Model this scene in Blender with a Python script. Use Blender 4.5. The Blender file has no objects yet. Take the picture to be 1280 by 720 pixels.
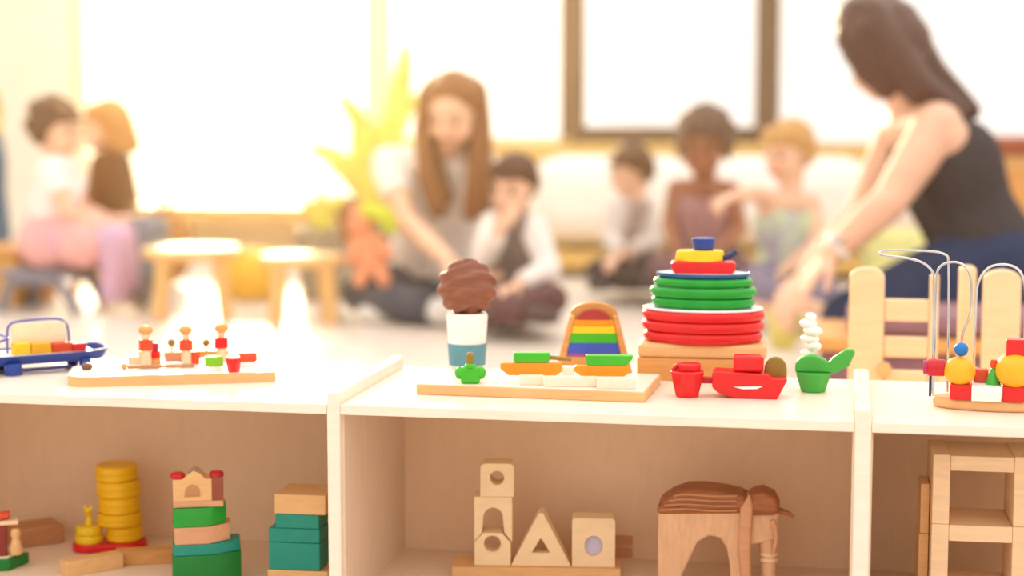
import bpy, bmesh, math, random
from mathutils import Vector as V, Matrix, Euler
from math import sin, cos, pi, radians as R, atan

random.seed(4)
SC = bpy.context.scene
COL = SC.collection
F = 2200.0                                   # focal length in pixels of a 1280 wide frame
H = 0.68                                     # camera height
PITCH = math.atan((360 - 131) / F)
YAW = math.atan((1060 - 640) / F * cos(PITCH))
RIGHT = V((cos(YAW), sin(YAW), 0))
FWD = V((-sin(YAW) * cos(PITCH), cos(YAW) * cos(PITCH), -sin(PITCH)))
UP = RIGHT.cross(FWD)
EYE = V((0, 0, H))

def ray(x, y): return FWD + RIGHT * ((x - 640) / F) - UP * ((y - 360) / F)
def PZ(x, y, z):                             # the place at height z seen at (x, y)
    d = ray(x, y); return EYE + d * ((z - H) / d.z)
def PY(x, y, Y):                             # the place at distance Y seen at (x, y)
    d = ray(x, y); return EYE + d * (Y / d.y)
def KZ(p): return (p - EYE).dot(FWD) / F      # metres per pixel at a place
def facing(x): return YAW - atan((x - 640) / F)

# ------------------------------------------------------------------ materials
MATS = {}
def srgb(c):
    c = [v / 255.0 for v in c]
    return tuple(v / 12.92 if v <= .04045 else ((v + .055) / 1.055) ** 2.4 for v in c) + (1,)

def mat(name, rgb, rough=.5, kind='plain', spec=.5, amt=.12, scale=30, metal=0, bump=0.0, coat=0, stretch=(1, 1, 1)):
    if name in MATS: return MATS[name]
    m = bpy.data.materials.new(name); m.use_nodes = True
    nt = m.node_tree; b = nt.nodes['Principled BSDF']
    b.inputs['Roughness'].default_value = rough
    b.inputs['Metallic'].default_value = metal
    b.inputs['Specular IOR Level'].default_value = spec
    b.inputs['Coat Weight'].default_value = coat
    tc = nt.nodes.new('ShaderNodeTexCoord')
    mp = nt.nodes.new('ShaderNodeMapping')
    mp.inputs['Scale'].default_value = stretch
    nt.links.new(tc.outputs['Object'], mp.inputs['Vector'])
    c = srgb(rgb)
    dark = tuple(max(0, v * (1 - amt * 1.6)) for v in c[:3]) + (1,)
    lite = tuple(min(1, v * (1 + amt)) for v in c[:3]) + (1,)
    if kind == 'wood':
        n = nt.nodes.new('ShaderNodeTexNoise'); n.inputs['Scale'].default_value = scale
        n.inputs['Detail'].default_value = 5; n.inputs['Distortion'].default_value = 1.2
        nt.links.new(mp.outputs[0], n.inputs['Vector'])
        src = n.outputs['Fac']
    elif kind == 'fabric':
        n = nt.nodes.new('ShaderNodeTexNoise'); n.inputs['Scale'].default_value = scale
        n.inputs['Detail'].default_value = 8
        nt.links.new(mp.outputs[0], n.inputs['Vector'])
        src = n.outputs['Fac']
    else:
        n = nt.nodes.new('ShaderNodeTexNoise'); n.inputs['Scale'].default_value = scale
        n.inputs['Detail'].default_value = 2
        nt.links.new(mp.outputs[0], n.inputs['Vector'])
        src = n.outputs['Fac']
    r = nt.nodes.new('ShaderNodeValToRGB')
    r.color_ramp.elements[0].position = .3; r.color_ramp.elements[0].color = dark
    r.color_ramp.elements[1].position = .7; r.color_ramp.elements[1].color = lite
    nt.links.new(src, r.inputs[0]); nt.links.new(r.outputs[0], b.inputs['Base Color'])
    if bump:
        bp = nt.nodes.new('ShaderNodeBump'); bp.inputs['Strength'].default_value = bump
        bp.inputs['Distance'].default_value = .002
        nt.links.new(src, bp.inputs['Height']); nt.links.new(bp.outputs[0], b.inputs['Normal'])
    MATS[name] = m
    return m

def wood(name, rgb, rough=.45, stretch=(2, 14, 14), amt=.10, scale=6):
    return mat(name, rgb, rough, 'wood', .35, amt, scale, stretch=stretch, bump=.05)
def paint(name, rgb, rough=.32): return mat(name, rgb, rough, 'plain', .45, .05, 40)
def cloth(name, rgb, amt=.12): return mat(name, rgb, .85, 'fabric', .2, amt, 60, bump=.25)

M = dict(
    shelf=wood('shelf_birch', (243, 228, 210), .3, (2, 10, 10), .035),
    shelf_edge=wood('shelf_edge', (246, 228, 205), .4, (6, 6, 6), .04),
    shelf_back=wood('shelf_back_board', (242, 208, 172), .55, (9, 3, 3), .018),
    shelf_side=wood('shelf_side_veneer', (236, 210, 184), .55, (3, 22, 1.2), .035, 9),
    beech=wood('beech', (232, 182, 124), amt=.06),
    pale=wood('pale_maple', (246, 211, 170), amt=.05),
    block=wood('natural_block', (250, 220, 176), .5, amt=.04),
    honey=wood('honey_wood', (222, 160, 92)),
    walnut=wood('brown_wood', (196, 136, 92), .5, amt=.08),
    rose=wood('rosy_wood', (218, 160, 120), .5, amt=.06),
    elephant=wood('elephant_grain', (232, 184, 142), .5, (14, 14, 3), .07, 7),
    eleback=wood('elephant_dark_grain', (168, 102, 62), .5, (2, 4, 22), .22, 7),
    bench=wood('window_bench', (222, 170, 96)),
    stool=wood('stool_birch', (232, 186, 122)),
    red=paint('red_paint', (222, 30, 30), .28), crimson=paint('crimson_paint', (198, 22, 38)),
    brick=paint('orange_red_paint', (222, 74, 28)), orange=paint('orange_paint', (246, 150, 28)),
    amber=paint('amber_paint', (248, 178, 30)), yellow=paint('yellow_paint', (246, 206, 34)),
    mustard=paint('mustard_yellow', (248, 192, 18), .4),
    green=paint('green_paint', (22, 156, 44), .1), leaf=paint('leaf_green_paint', (66, 184, 34), .35),
    lime=paint('lime_paint', (132, 198, 20), .4), grass=paint('toy_green', (70, 172, 64), .4),
    deepgreen=paint('deep_green_paint', (12, 122, 44), .4), teal=paint('teal_paint', (22, 142, 124), .45),
    olive=paint('olive_paint', (150, 122, 44), .45), blue=paint('blue_paint', (40, 66, 148), .3),
    navy=paint('navy_paint', (38, 52, 96), .3), sky=paint('bright_blue_paint', (20, 118, 196), .3),
    royal=paint('royal_blue', (60, 88, 196), .4), purple=paint('purple_paint', (150, 84, 160), .4),
    violet=paint('violet_wire', (112, 104, 176), .35), magenta=paint('magenta_paint', (182, 40, 90), .35),
    white=paint('white_paint', (250, 246, 240), .3), cream=paint('cream_paint', (246, 232, 196), .45),
    platewhite=paint('plate_white', (235, 240, 242), .15), plateblue=paint('plate_blue', (38, 92, 140), .2),
    lilac=paint('lilac_film', (205, 196, 222), .3), tealband=paint('teal_band', (96, 152, 168), .5),
    chrome=mat('chrome_wire', (205, 205, 208), .18, metal=1.0),
    brass=mat('dull_bead', (150, 118, 62), .35), grey=mat('grey_tube', (150, 150, 158), .35, metal=.6),
    black=paint('black_paint', (28, 26, 30), .5),
    wall=mat('wall_plaster', (250, 240, 224), .9, amt=.02, scale=8),
    sillwood=wood('window_sill_wood', (226, 186, 110)),
    frame=wood('dark_window_frame', (84, 60, 48), .5, (3, 3, 8), .08),
    creamframe=mat('glare_washed_frame', (250, 232, 196), .6, amt=.02),  # pale tone paints in the glare that washes out the window frames
    rug=cloth('mauve_rug', (146, 108, 116)),
    sofa=cloth('white_upholstery', (250, 244, 236), .03),
    skin_a=mat('fair_skin', (240, 192, 162), .5, amt=.05, scale=20),
    skin_b=mat('light_skin', (242, 196, 164), .5, amt=.05, scale=20),
    skin_c=mat('brown_skin', (158, 98, 66), .5, amt=.06, scale=20),
    hair_brown=mat('brown_hair', (92, 56, 34), .5, 'fabric', .4, .25, 40, stretch=(6, 6, 1), bump=.4),
    hair_dark=mat('dark_brown_hair', (92, 58, 42), .42, 'fabric', .5, .25, 40, stretch=(6, 6, 1), bump=.4),
    hair_chest=mat('chestnut_hair', (142, 88, 40), .5, 'fabric', .4, .25, 40, stretch=(6, 6, 1), bump=.4),
    hair_blond=mat('blond_hair', (206, 156, 92), .5, 'fabric', .4, .2, 40, stretch=(6, 6, 1), bump=.4),
    lips=mat('lips', (196, 110, 100), .5, amt=.03), eyewhite=mat('eye', (60, 40, 32), .2, amt=.02),
    leafplant=mat('palm_leaf', (226, 220, 92), .45, amt=.2, scale=12),
)

# ------------------------------------------------------------------ mesh helpers
class MB:
    """collects shapes in units of k metres and links them as ONE mesh object"""
    def __init__(s, k=1.0): s.bm = bmesh.new(); s.k = k
    def _xf(s, vs, rot, c=(0, 0, 0)):
        if rot is not None:
            q = Euler(rot).to_matrix()
            for v in vs: v.co = q @ (v.co - V(c)) + V(c)
    def box(s, x0, x1, y0, y1, z0, z1, rot=None, taper=None):
        vs = []
        for z in (z0, z1):
            for (x, y) in ((x0, y0), (x1, y0), (x1, y1), (x0, y1)):
                if taper and z == z1:
                    cx, cy = (x0 + x1) / 2, (y0 + y1) / 2
                    x, y = cx + (x - cx) * taper, cy + (y - cy) * taper
                vs.append(s.bm.verts.new((x, y, z)))
        for f in ((3, 2, 1, 0), (4, 5, 6, 7), (0, 1, 5, 4), (1, 2, 6, 5), (2, 3, 7, 6), (3, 0, 4, 7)):
            s.bm.faces.new([vs[i] for i in f])
        s._xf(vs, rot, ((x0 + x1) / 2, (y0 + y1) / 2, (z0 + z1) / 2)); return s
    def lathe(s, prof, cx=0, cy=0, seg=40, sx=1, sy=1, rot=None, piv=(0, 0, 0)):
        rings = []; allv = []
        for (r, z) in prof:
            if r < 1e-6: ring = [s.bm.verts.new((cx, cy, z))]
            else: ring = [s.bm.verts.new((cx + r * sx * cos(2 * pi * i / seg), cy + r * sy * sin(2 * pi * i / seg), z)) for i in range(seg)]
            rings.append(ring); allv += ring
        for a, b in zip(rings, rings[1:]):
            for i in range(seg):
                j = (i + 1) % seg
                if len(a) == 1 and len(b) == 1: continue
                if len(a) == 1: s.bm.faces.new((a[0], b[j], b[i]))
                elif len(b) == 1: s.bm.faces.new((a[i], a[j], b[0]))
                else: s.bm.faces.new((a[i], a[j], b[j], b[i]))
        if len(rings[0]) > 1: s.bm.faces.new(list(reversed(rings[0])))
        if len(rings[-1]) > 1: s.bm.faces.new(rings[-1])
        s._xf(allv, rot, piv); return s
    def cyl(s, cx, cy, z0, z1, r, r2=None, seg=40, bev=0, rot=None, sx=1, sy=1):
        r2 = r if r2 is None else r2
        if bev: p = [(r - bev, z0), (r - bev * .3, z0 + bev * .3), (r, z0 + bev), (r2, z1 - bev), (r2 - bev * .3, z1 - bev * .3), (r2 - bev, z1)]
        else: p = [(r, z0), (r2, z1)]
        return s.lathe(p, cx, cy, seg, sx, sy, rot, (cx, cy, (z0 + z1) / 2))
    def ball(s, c, r, seg=28, rot=None):
        rx, ry, rz = (r, r, r) if not isinstance(r, (tuple, list)) else r
        n = seg // 2
        p = [(0 if i in (0, n) else sin(pi * i / n), -cos(pi * i / n) * rz) for i in range(n + 1)]
        k0 = len(s.bm.verts)
        s.lathe([(a, z + c[2]) for a, z in p], c[0], c[1], seg, rx, ry, rot, c); return s
    def torus(s, c, R0, r, rz=None, seg=56, ms=18):
        rz = r if rz is None else rz
        g = [[s.bm.verts.new((c[0] + (R0 + r * cos(2 * pi * j / ms)) * cos(2 * pi * i / seg), c[1] + (R0 + r * cos(2 * pi * j / ms)) * sin(2 * pi * i / seg), c[2] + rz * sin(2 * pi * j / ms))) for j in range(ms)] for i in range(seg)]
        for i in range(seg):
            for j in range(ms):
                a, b = (i + 1) % seg, (j + 1) % ms
                s.bm.faces.new((g[i][j], g[a][j], g[a][b], g[i][b]))
        return s
    def tube(s, pts, r, seg=10, rr=None, smooth=0):
        pts = [V(p) for p in pts]
        for _ in range(smooth):
            q = [pts[0]]
            for a, b in zip(pts, pts[1:]): q += [a.lerp(b, .25), a.lerp(b, .75)]
            pts = q + [pts[-1]]
        n = len(pts); rings = []
        prev = None
        for i, p in enumerate(pts):
            t = (pts[min(i + 1, n - 1)] - pts[max(i - 1, 0)]).normalized()
            if prev is None:
                a = t.cross(V((0, 0, 1)));
                if a.length < .1: a = t.cross(V((0, 1, 0)))
            else: a = prev - t * prev.dot(t)
            a.normalize(); prev = a; b = t.cross(a)
            q = r if rr is None else rr[0] + (rr[1] - rr[0]) * i / (n - 1)
            rings.append([s.bm.verts.new(p + (a * cos(2 * pi * j / seg) + b * sin(2 * pi * j / seg)) * q) for j in range(seg)])
        for A, B in zip(rings, rings[1:]):
            for j in range(seg):
                l = (j + 1) % seg
                s.bm.faces.new((A[j], A[l], B[l], B[j]))
        s.bm.faces.new(list(reversed(rings[0]))); s.bm.faces.new(rings[-1]); return s
    def prism(s, poly, y0, y1, holes=(), axis='y', top=None, rot=None, piv=(0, 0, 0)):
        """polygon in (x, z) pushed from y0 to y1 (axis y) or in (x, y) pushed up from y0 to y1 (axis z); top scales the far end"""
        def pt(p, t):
            x, w = p
            if top and t == y1: x, w = x * top, w * top
            return (x, t, w) if axis == 'y' else (x, w, t)
        new = []; caps = {y0: [], y1: []}
        for loop in [poly] + list(holes):
            A = [s.bm.verts.new(pt(p, y0)) for p in loop]; B = [s.bm.verts.new(pt(p, y1)) for p in loop]
            new += A + B; n = len(loop)
            for i in range(n):
                j = (i + 1) % n
                s.bm.faces.new((A[i], A[j], B[j], B[i]))
            caps[y0].append(A); caps[y1].append(B)
        for t in (y0, y1):
            if not holes: s.bm.faces.new(caps[t][0])
            else:
                es = []
                for L in caps[t]:
                    for i in range(len(L)):
                        e = s.bm.edges.get((L[i], L[(i + 1) % len(L)])); es.append(e)
                bmesh.ops.triangle_fill(s.bm, use_beauty=True, use_dissolve=False, edges=es)
        s._xf(new, rot, piv); return s
    def build(s, name, m, parent=None, bevel=0, loc=None, rotz=0, angle=35, sub=0):
        if s.k != 1.0:
            for v in s.bm.verts: v.co *= s.k
        bmesh.ops.recalc_face_normals(s.bm, faces=s.bm.faces)
        me = bpy.data.meshes.new(name); s.bm.to_mesh(me); s.bm.free()
        for p in me.polygons: p.use_smooth = True
        me.set_sharp_from_angle(angle=R(angle))
        o = bpy.data.objects.new(name, me); COL.objects.link(o)
        me.materials.append(m)
        if parent: o.parent = parent
        if loc is not None: o.location = loc
        o.rotation_euler.z = rotz
        if bevel:
            b = o.modifiers.new('edge', 'BEVEL'); b.width = bevel * s.k; b.segments = 3
            b.limit_method = 'ANGLE'; b.angle_limit = R(38)
        if sub:
            b = o.modifiers.new('sub', 'SUBSURF'); b.levels = sub; b.render_levels = sub
        return o

def tag(o, label=None, cat=None, group=None, kind=None):
    if label: o['label'] = label
    if cat: o['category'] = cat
    if group: o['group'] = group
    if kind: o['kind'] = kind
    return o
def thing(name, label, cat, loc, rotz=0, group=None):
    o = bpy.data.objects.new(name, None); COL.objects.link(o)
    o.empty_display_size = .02; o.location = loc; o.rotation_euler.z = rotz
    return tag(o, label, cat, group)
def arc(cx, cy, r, a0, a1, n=16, ry=None):
    ry = r if ry is None else ry
    return [(cx + r * cos(R(a0 + (a1 - a0) * i / n)), cy + ry * sin(R(a0 + (a1 - a0) * i / n))) for i in range(n + 1)]
def circ(cx, cy, r, n=32, ry=None): return arc(cx, cy, r, 0, 360 - 360 / n, n - 1, ry)
def at(x, y, z):
    p = PZ(x, y, z); return p, KZ(p)
WORLD_LOW, WORLD_HIGH, SUN, VEIL, APERTURE, EXPOSURE = 1.25, 1.7, 5.0, .017, .028, .03
# ------------------------------------------------------------------ the room
WY = 7.8                                     # back wall
def wx(px): return PY(px, 150, WY).x
def wz(py, px=640): return PY(px, py, WY).z
def structure(o): o['kind'] = 'structure'; return o
structure(MB().box(-6, 5, -1.5, WY + .15, -.06, 0).build('floor', mat('pale_floor', (232, 218, 203), .38, 'wood', .4, .03, 3, stretch=(1, 5, 1))))
SILL = wz(179)
LOWSILL = wz(262, 250)
X0, X1, X2, X3, X4, X5 = wx(88), wx(470), wx(488), wx(714), wx(958), wx(1460)
wb = MB()
wb.box(-6, X0, WY, WY + .14, 0, 2.7)                       # beside the windows
wb.box(X0, X1 + .03, WY, WY + .14, 0, LOWSILL)             # under the low window
wb.box(X1 + .03, X5, WY, WY + .14, 0, SILL)                # under the high windows
wb.box(X0, X5, WY, WY + .14, 2.35, 2.7)                    # above them
wb.box(X5, 5, WY, WY + .14, 0, 2.7)
structure(wb.build('wall_back', M['wall']))
structure(MB().box(-6.0, -5.9, -1.5, WY, 0, 2.7).build('wall_left', M['wall']))
structure(MB().box(X1, X5, WY - .16, WY - .001, SILL - .07, SILL).build('trim_1', M['sillwood'], bevel=.008))
structure(MB().box(-5.9, X0, WY - .018, WY - .001, 0, .09).build('baseboard_back', M['wall'], bevel=.004))
glass = bpy.data.materials.new('window_glass'); glass.use_nodes = True
nt = glass.node_tree; nt.nodes.remove(nt.nodes['Principled BSDF'])
tr = nt.nodes.new('ShaderNodeBsdfTransparent'); gl = nt.nodes.new('ShaderNodeBsdfGlossy'); mx = nt.nodes.new('ShaderNodeMixShader')
gl.inputs['Roughness'].default_value = .02; mx.inputs[0].default_value = .05
nt.links.new(tr.outputs[0], mx.inputs[1]); nt.links.new(gl.outputs[0], mx.inputs[2])
nt.links.new(mx.outputs[0], nt.nodes['Material Output'].inputs['Surface'])
def window(n, x0, x1, z0, z1, m, fl, fr, fb, label):
    b = MB()
    b.box(x0, x0 + fl, WY + .01, WY + .08, z0, z1); b.box(x1 - fr, x1, WY + .01, WY + .08, z0, z1)
    b.box(x0 + fl, x1 - fr, WY + .01, WY + .08, z0, z0 + fb); b.box(x0 + fl, x1 - fr, WY + .01, WY + .08, z1 - .06, z1)
    w = structure(b.build('window_%d' % n, m, bevel=.006)); w['label'] = label
    MB().box(x0 + fl, x1 - fr, WY + .04, WY + .048, z0 + fb, z1 - .06).build('pane', glass, w)
    return w
px = KZ(PY(800, 150, WY))
window(1, X0, X1, LOWSILL, 2.35, M['creamframe'], .05, .05, .05, 'wide low window with frame colored cream to imitate glare, flooded with daylight')
window(2, X2 - .05, X3, SILL, 2.35, M['creamframe'], .04, .0, .03, 'bright window with frame colored cream to imitate glare, behind the palm')
window(3, X3 - 15 * px, X4, SILL, 2.35, M['frame'], 30 * px, 15 * px, 21 * px, 'window with dark brown frame above the white sofa')
window(4, X4, X5, SILL, 2.35, M['frame'], 15 * px, 14 * px, 2 * px, 'wide window behind the dark-haired woman')

# ------------------------------------------------------------------ the shelf unit
FY, BY = 2.012, 2.325                        # front and back of the unit
ZT, ZB = .322, .07                           # tops of the upper and of the lower board
sh = thing('toy_shelf', 'long low birch shelf unit with open bays and raised dividers, toys on top and inside', 'shelf', (-.29, (FY + BY) / 2, 0))
def loc_box(name, x0, x1, y0, y1, z0, z1, m, bev=.0015):
    o = MB().box(x0, x1, y0, y1, z0, z1).build(name, m, bevel=bev)
    o.parent = sh; o.location = (.29, -(FY + BY) / 2, 0); return o
DIV = [(-1.26, -1.244), (-.609, -.5925), (.0145, .0335), (.66, .677)]
for (a, b) in DIV: 
    d = loc_box('divider', a, b, FY - .001, BY, 0, .3365, M['shelf'], .003)
    s_ = None
for (a, b), (c, d) in zip(DIV, DIV[1:]):
    loc_box('top_board', b, c, FY, BY, ZT - .0125, ZT, M['shelf'])
    loc_box('bottom_board', b, c, FY + .002, BY, ZB - .016, ZB, M['shelf_side'])
    loc_box('back_panel', b, c, BY - .008, BY, ZB, ZT - .0125, M['shelf_back'], 0)
    loc_box('plinth', b, c, FY + .03, FY + .045, 0, ZB - .016, M['shelf'])
    loc_box('side_lining', b, b + .002, FY + .012, BY - .008, ZB, ZT - .0125, M['shelf_side'], 0)
    loc_box('side_lining', c - .002, c, FY + .012, BY - .008, ZB, ZT - .0125, M['shelf_side'], 0)

# ------------------------------------------------------------------ toys on top of the shelf
# blue tray toy
p, k = at(72, 466, ZT)
t = thing('toy_tray', 'blue and white toy tray on feet with a wire handle and a rainbow block', 'toy', p, facing(70) + R(14))
b = MB(k)      # shallow boat-shaped tray: outline from front, lofted along x
def hull(b, x0, x1, y0, y1, z0, z1, n=24, inset=7, wall=3, lift=8):
    top, bot, inn = [], [], []
    out = []
    cx, cy = (x0 + x1) / 2, (y0 + y1) / 2
    ax, ay = (x1 - x0) / 2, (y1 - y0) / 2
    N = 48
    def sup(a, rx, ry, e=.45):
        c, s_ = cos(a), sin(a)
        return (cx + rx * math.copysign(abs(c) ** e, c), cy + ry * math.copysign(abs(s_) ** e, s_))
    rings = []
    for (rx, ry, z, l) in ((ax - inset, ay - inset, z0, 0), (ax - 1, ay - 1, z1 - 3, lift), (ax, ay, z1, lift), (ax - wall, ay - wall, z1, lift), (ax - wall - 3, ay - wall - 3, z0 + 4, 0)):
        ring = []
        for i in range(N):
            x, y = sup(2 * pi * i / N, rx, ry)
            ring.append(b.bm.verts.new((x, y, z + l * ((x - cx) / ax) ** 4)))
        rings.append(ring)
    for A, B in zip(rings, rings[1:]):
        for i in range(N):
            j = (i + 1) % N
            b.bm.faces.new((A[i], A[j], B[j], B[i]))
    b.bm.faces.new(list(reversed(rings[0]))); b.bm.faces.new(rings[-1])
hull(b, -125, 72, 0, 85, 12, 24, lift=3)
b.build('tray', M['blue'], t)
b = MB(k).prism([(x * 1, y) for x, y in arc(0, 0, 1, 0, 1, 1)] if 0 else [(-110, 12), (50, 12), (54, 74), (-112, 74)], 16.3, 23, axis='z'); b.build('tray_floor', M['white'], t, bevel=1)
for (x, y, w) in ((-53, 6, 11), (-53, 72, 10), (38, 10, 8), (38, 72, 8)):
    MB(k).cyl(x, y, 0, 15, w, w * .95, bev=1.5).build('foot', M['blue'], t)
MB(k).tube([(-52, 40, 17), (-52, 40, 50), (-50, 40, 58), (-42, 40, 63), (10, 40, 64), (20, 40, 60), (25, 40, 52), (26, 40, 17)], 1.6, smooth=2).build('wire_handle', M['violet'], t)
MB(k).box(-46, 22, 38.5, 41.5, 23.2, 60).build('picture_card', M['cream'], t, bevel=1)
MB(k).tube([(-118, 14, 24), (-60, 14, 44), (-54, 20, 44), (-54, 60, 44), (-60, 66, 44), (-118, 66, 24)], 1.5, smooth=1).build('side_rail', M['violet'], t)
x = -50
for w, mm in ((22, 'yellow'), (26, 'amber'), (26, 'brick'), (18, 'red')):
    MB(k).box(x, x + w, 16, 34, 23.2, 38 - (x + 50) * .06, taper=.92).build('color_bar', M[mm], t, bevel=1.5); x += w
MB(k).tube([(-60, 20, 3), (30, 26, 3)], 2.6).build('axle', M['violet'], t)

# peg board with its loose pieces
BT = ZT + .0125
p, k = at(216, 481, ZT)
rz = facing(216) - R(1.2)
bd = MB(k); 
W0, D0 = 129, 105
poly = [(W0 - 1, 4), (W0, 10), (W0, D0 - 14)] + arc(W0 - 16, D0 - 16, 16, 0, 90, 6) + arc(-W0 + 22, D0 - 22, 22, 90, 180, 8) + arc(-W0 + 22, 22, 22, 180, 270, 10) + [(W0 - 26, 0)]
bd.prism(poly, 0, 12.5, axis='z')
tag(bd.build('wooden_board', M['beech'], loc=p, rotz=rz, bevel=2), 'rounded wooden board carrying peg people and small blocks', 'board')
MB(k).prism([(x * .985, (y - 52) * .97 + 52) for x, y in poly], 12.5, 13, axis='z').build('board_top', M['white'], COL.objects['wooden_board'] if 'wooden_board' in COL.objects else None)
BT = ZT + 13 * k
def onboard(x, y): 
    q, kk = at(x, y, BT); return q, kk
steps = [(183, 458, 'peg_person', 'round-headed peg person with orange-red body on the stepped block', 'brick', 15, 30),
         (233, 456, 'peg_person', 'round-headed peg person with orange-red body at the middle of the board', 'brick', 13, 30),
         (277, 452, 'peg_person', 'round-headed peg person with bright red body above the lime block', 'red', 13, 29)]
for i, (x, y, nm, lab, c, h, hh) in enumerate(steps):
    q, kk = onboard(x, y)
    t = thing(nm, lab, 'toy', q, facing(x), 'peg people on the rounded board')
    z = (y - 437.5) / 1.0 if i < 2 else 17
    MB(kk).cyl(0, 0, 0, z, 6, 6, seg=24).build('peg', M['pale'], t)
    MB(kk).box(-8.5, 8.5, -7, 7, z, z + 14).build('body', M[c], t, bevel=1.6)
    MB(kk).cyl(0, 0, z + 14, z + 20.5, 5, 4.4, seg=24).build('neck', M['pale'], t)
    MB(kk).ball((0, 0, z + 25), (9, 9, 6)).build('head', M['honey'], t)
q, kk = onboard(180, 453); 
tag(MB(kk).prism([(-20, 0), (17, 0), (17, 16), (-6, 16), (-6, 10), (-20, 10)], -15, -8).build('step_block', M['pale'], loc=q, rotz=facing(180), bevel=.8), 'tan stepped wooden block in front of a peg person', 'block')
q, kk = onboard(221, 451)
tag(MB(kk).box(-15, 17, -14, -7, 0, 13).build('flat_block', M['rose'], loc=q, rotz=facing(221), bevel=1), 'rosy flat wooden block lying across the board front of the peg people', 'block')
q, kk = onboard(262, 447)
tag(MB(kk).box(-14, 24, -3, 4, 0, 9).build('wooden_bar', M['honey'], loc=q, rotz=facing(262), bevel=1), 'long honey-colored wooden bar behind the lime block', 'block')
for (x, y, lab) in ((215, 446, 'small brown bead on a pin between the two orange peg people'), (258, 446, 'small brown bead on a pin beside the red peg person'), ):
    q, kk = onboard(x, y)
    t = thing('bead_pin', lab, 'bead', q, 0, 'brown beads on pins')
    MB(kk).cyl(0, 0, 0, 14, 1.6, seg=16).build('pin', M['pale'], t)
    MB(kk).ball((0, 0, 18), 5.2).build('bead', M['brass'], t)
q, kk = onboard(109, 462)
tag(MB(kk).lathe([(0, 0), (5, 0), (7, 2), (7.5, 4), (6, 7), (3, 8.5), (0, 9)]).build('bead', mat('dark_bead', (120, 74, 48), .4), loc=q), 'dark brown bead lying alone at the rounded end of the board', 'bead')
q, kk = onboard(200, 453)
t = thing('small_peg', 'little red peg with magenta knob on a brown foot', 'peg', q)
MB(kk).cyl(0, -15, 0, 8, 7.5, 6.5, bev=1).build('foot', M['honey'], t); MB(kk).cyl(0, -15, 8, 17, 6.5, 6, bev=1).build('body', M['red'], t); MB(kk).cyl(0, -15, 17, 27, 4.2, bev=1).build('knob', M['magenta'], t)
q, kk = onboard(246, 453)
tag(MB(kk).cyl(0, -11, 0, 16, 8, bev=1.2).build('cylinder_block', M['brick'], loc=q), 'orange-red upright cylinder block on the board', 'block')
q, kk = onboard(198, 461)
t = thing('dowel_stick', 'thin brown dowel with round end lying along the board', 'stick', q, facing(198))
MB(kk).tube([(-38, 0, 3), (44, 0, 3)], 2.4).build('dowel', M['walnut'], t); MB(kk).ball((-42, 0, 4), 4.5).build('ball_end', M['honey'], t)
q, kk = onboard(267.5, 463)
t = thing('two_tone_block', 'lime green block standing on a white foot', 'block', q, facing(267))
MB(kk).box(-8, 8, -5, 5, 0, 6).build('foot', M['white'], t, bevel=.8); MB(kk).box(-11.5, 11.5, -7, 7, 6, 18).build('block', M['lime'], t, bevel=1.4)
q, kk = onboard(292, 465)
t = thing('small_cup', 'small red tapered cup with white top on the board', 'cup', q, facing(292))
MB(kk).cyl(0, 0, 0, 18, 7.5, 9.5, seg=6, bev=1).build('cup', M['red'], t); MB(kk).cyl(0, 0, 18, 20, 8.4, 7.6, seg=24).build('top', M['white'], t)
q, kk = onboard(306, 458)
t = thing('roller', 'orange-red roller on a white cradle behind the small red cup', 'toy', q, facing(306))
MB(kk).box(-9, 13, -5, 5, 0, 6).build('cradle', M['white'], t, bevel=1)
o = MB(kk).cyl(0, 0, -17, 14, 6.3, bev=2, rot=(0, pi / 2, 0)).build('cylinder', M['brick'], t)
o.location.z = 13 * kk

# tray with green and orange pieces
p0, k = at(520, 493, ZT); p1, _ = at(806, 503.5, ZT)
dx = (p1 - p0); ang = math.atan2(dx.y, dx.x); Wt = dx.length
TH = .0125
tr_o = MB().prism([(0, 0), (Wt, 0), (Wt, .145), (0, .145)], 0, TH, axis='z').build('serving_board', M['beech'], loc=p0, rotz=ang, bevel=.0012)
tag(tr_o, 'flat rectangular wooden board with green and orange toy pieces', 'board')
MB().prism([(.002, .002), (Wt - .002, .002), (Wt - .002, .143), (.002, .143)], TH, TH + .0008, axis='z').build('board_top', M['shelf'], tr_o)
TT = ZT + TH + .0008
def ont(x, y): return at(x, y, TT)
q, kk = ont(588, 479)
t = thing('cross_toy', 'green three-lobed toy with an olive peg on the wooden board', 'toy', q, facing(588))
MB(kk).box(-12, 12, -6, 6, 0, 21).build('core', M['leaf'], t, bevel=3)
for s_ in (-1, 1): MB(kk).ball((s_ * 13, 0, 13), (6.5, 6, 8)).build('lobe', M['leaf'], t)
MB(kk).lathe([(4.5, 20), (4.8, 28), (5.5, 33), (4.5, 37), (2.5, 39), (0, 39.5)]).build('peg', M['olive'], t)
MB(kk).lathe([(7, 20), (7, 23), (5, 25)]).build('collar', M['leaf'], t)
def boat(name, lab, x, y, w, zlift, c, h, grp, tip=1, cat='block', dep=12):
    q, kk = ont(x, y)
    poly = [(-w * .36, 0), (w * .4, 0), (w * .5, h * .35), (w * .5, h), (-w * .46, h), (-w * .5, h * .8), (-w * .48, h * .45)]
    if tip < 0: poly = [(-a, b_) for a, b_ in poly]
    q = q + V((0, 0, zlift * kk))
    return tag(MB(kk).prism(poly, -dep / 2, dep / 2).build(name, M[c], loc=q, rotz=facing(x), bevel=1.2), lab, cat, grp), q, kk
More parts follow.
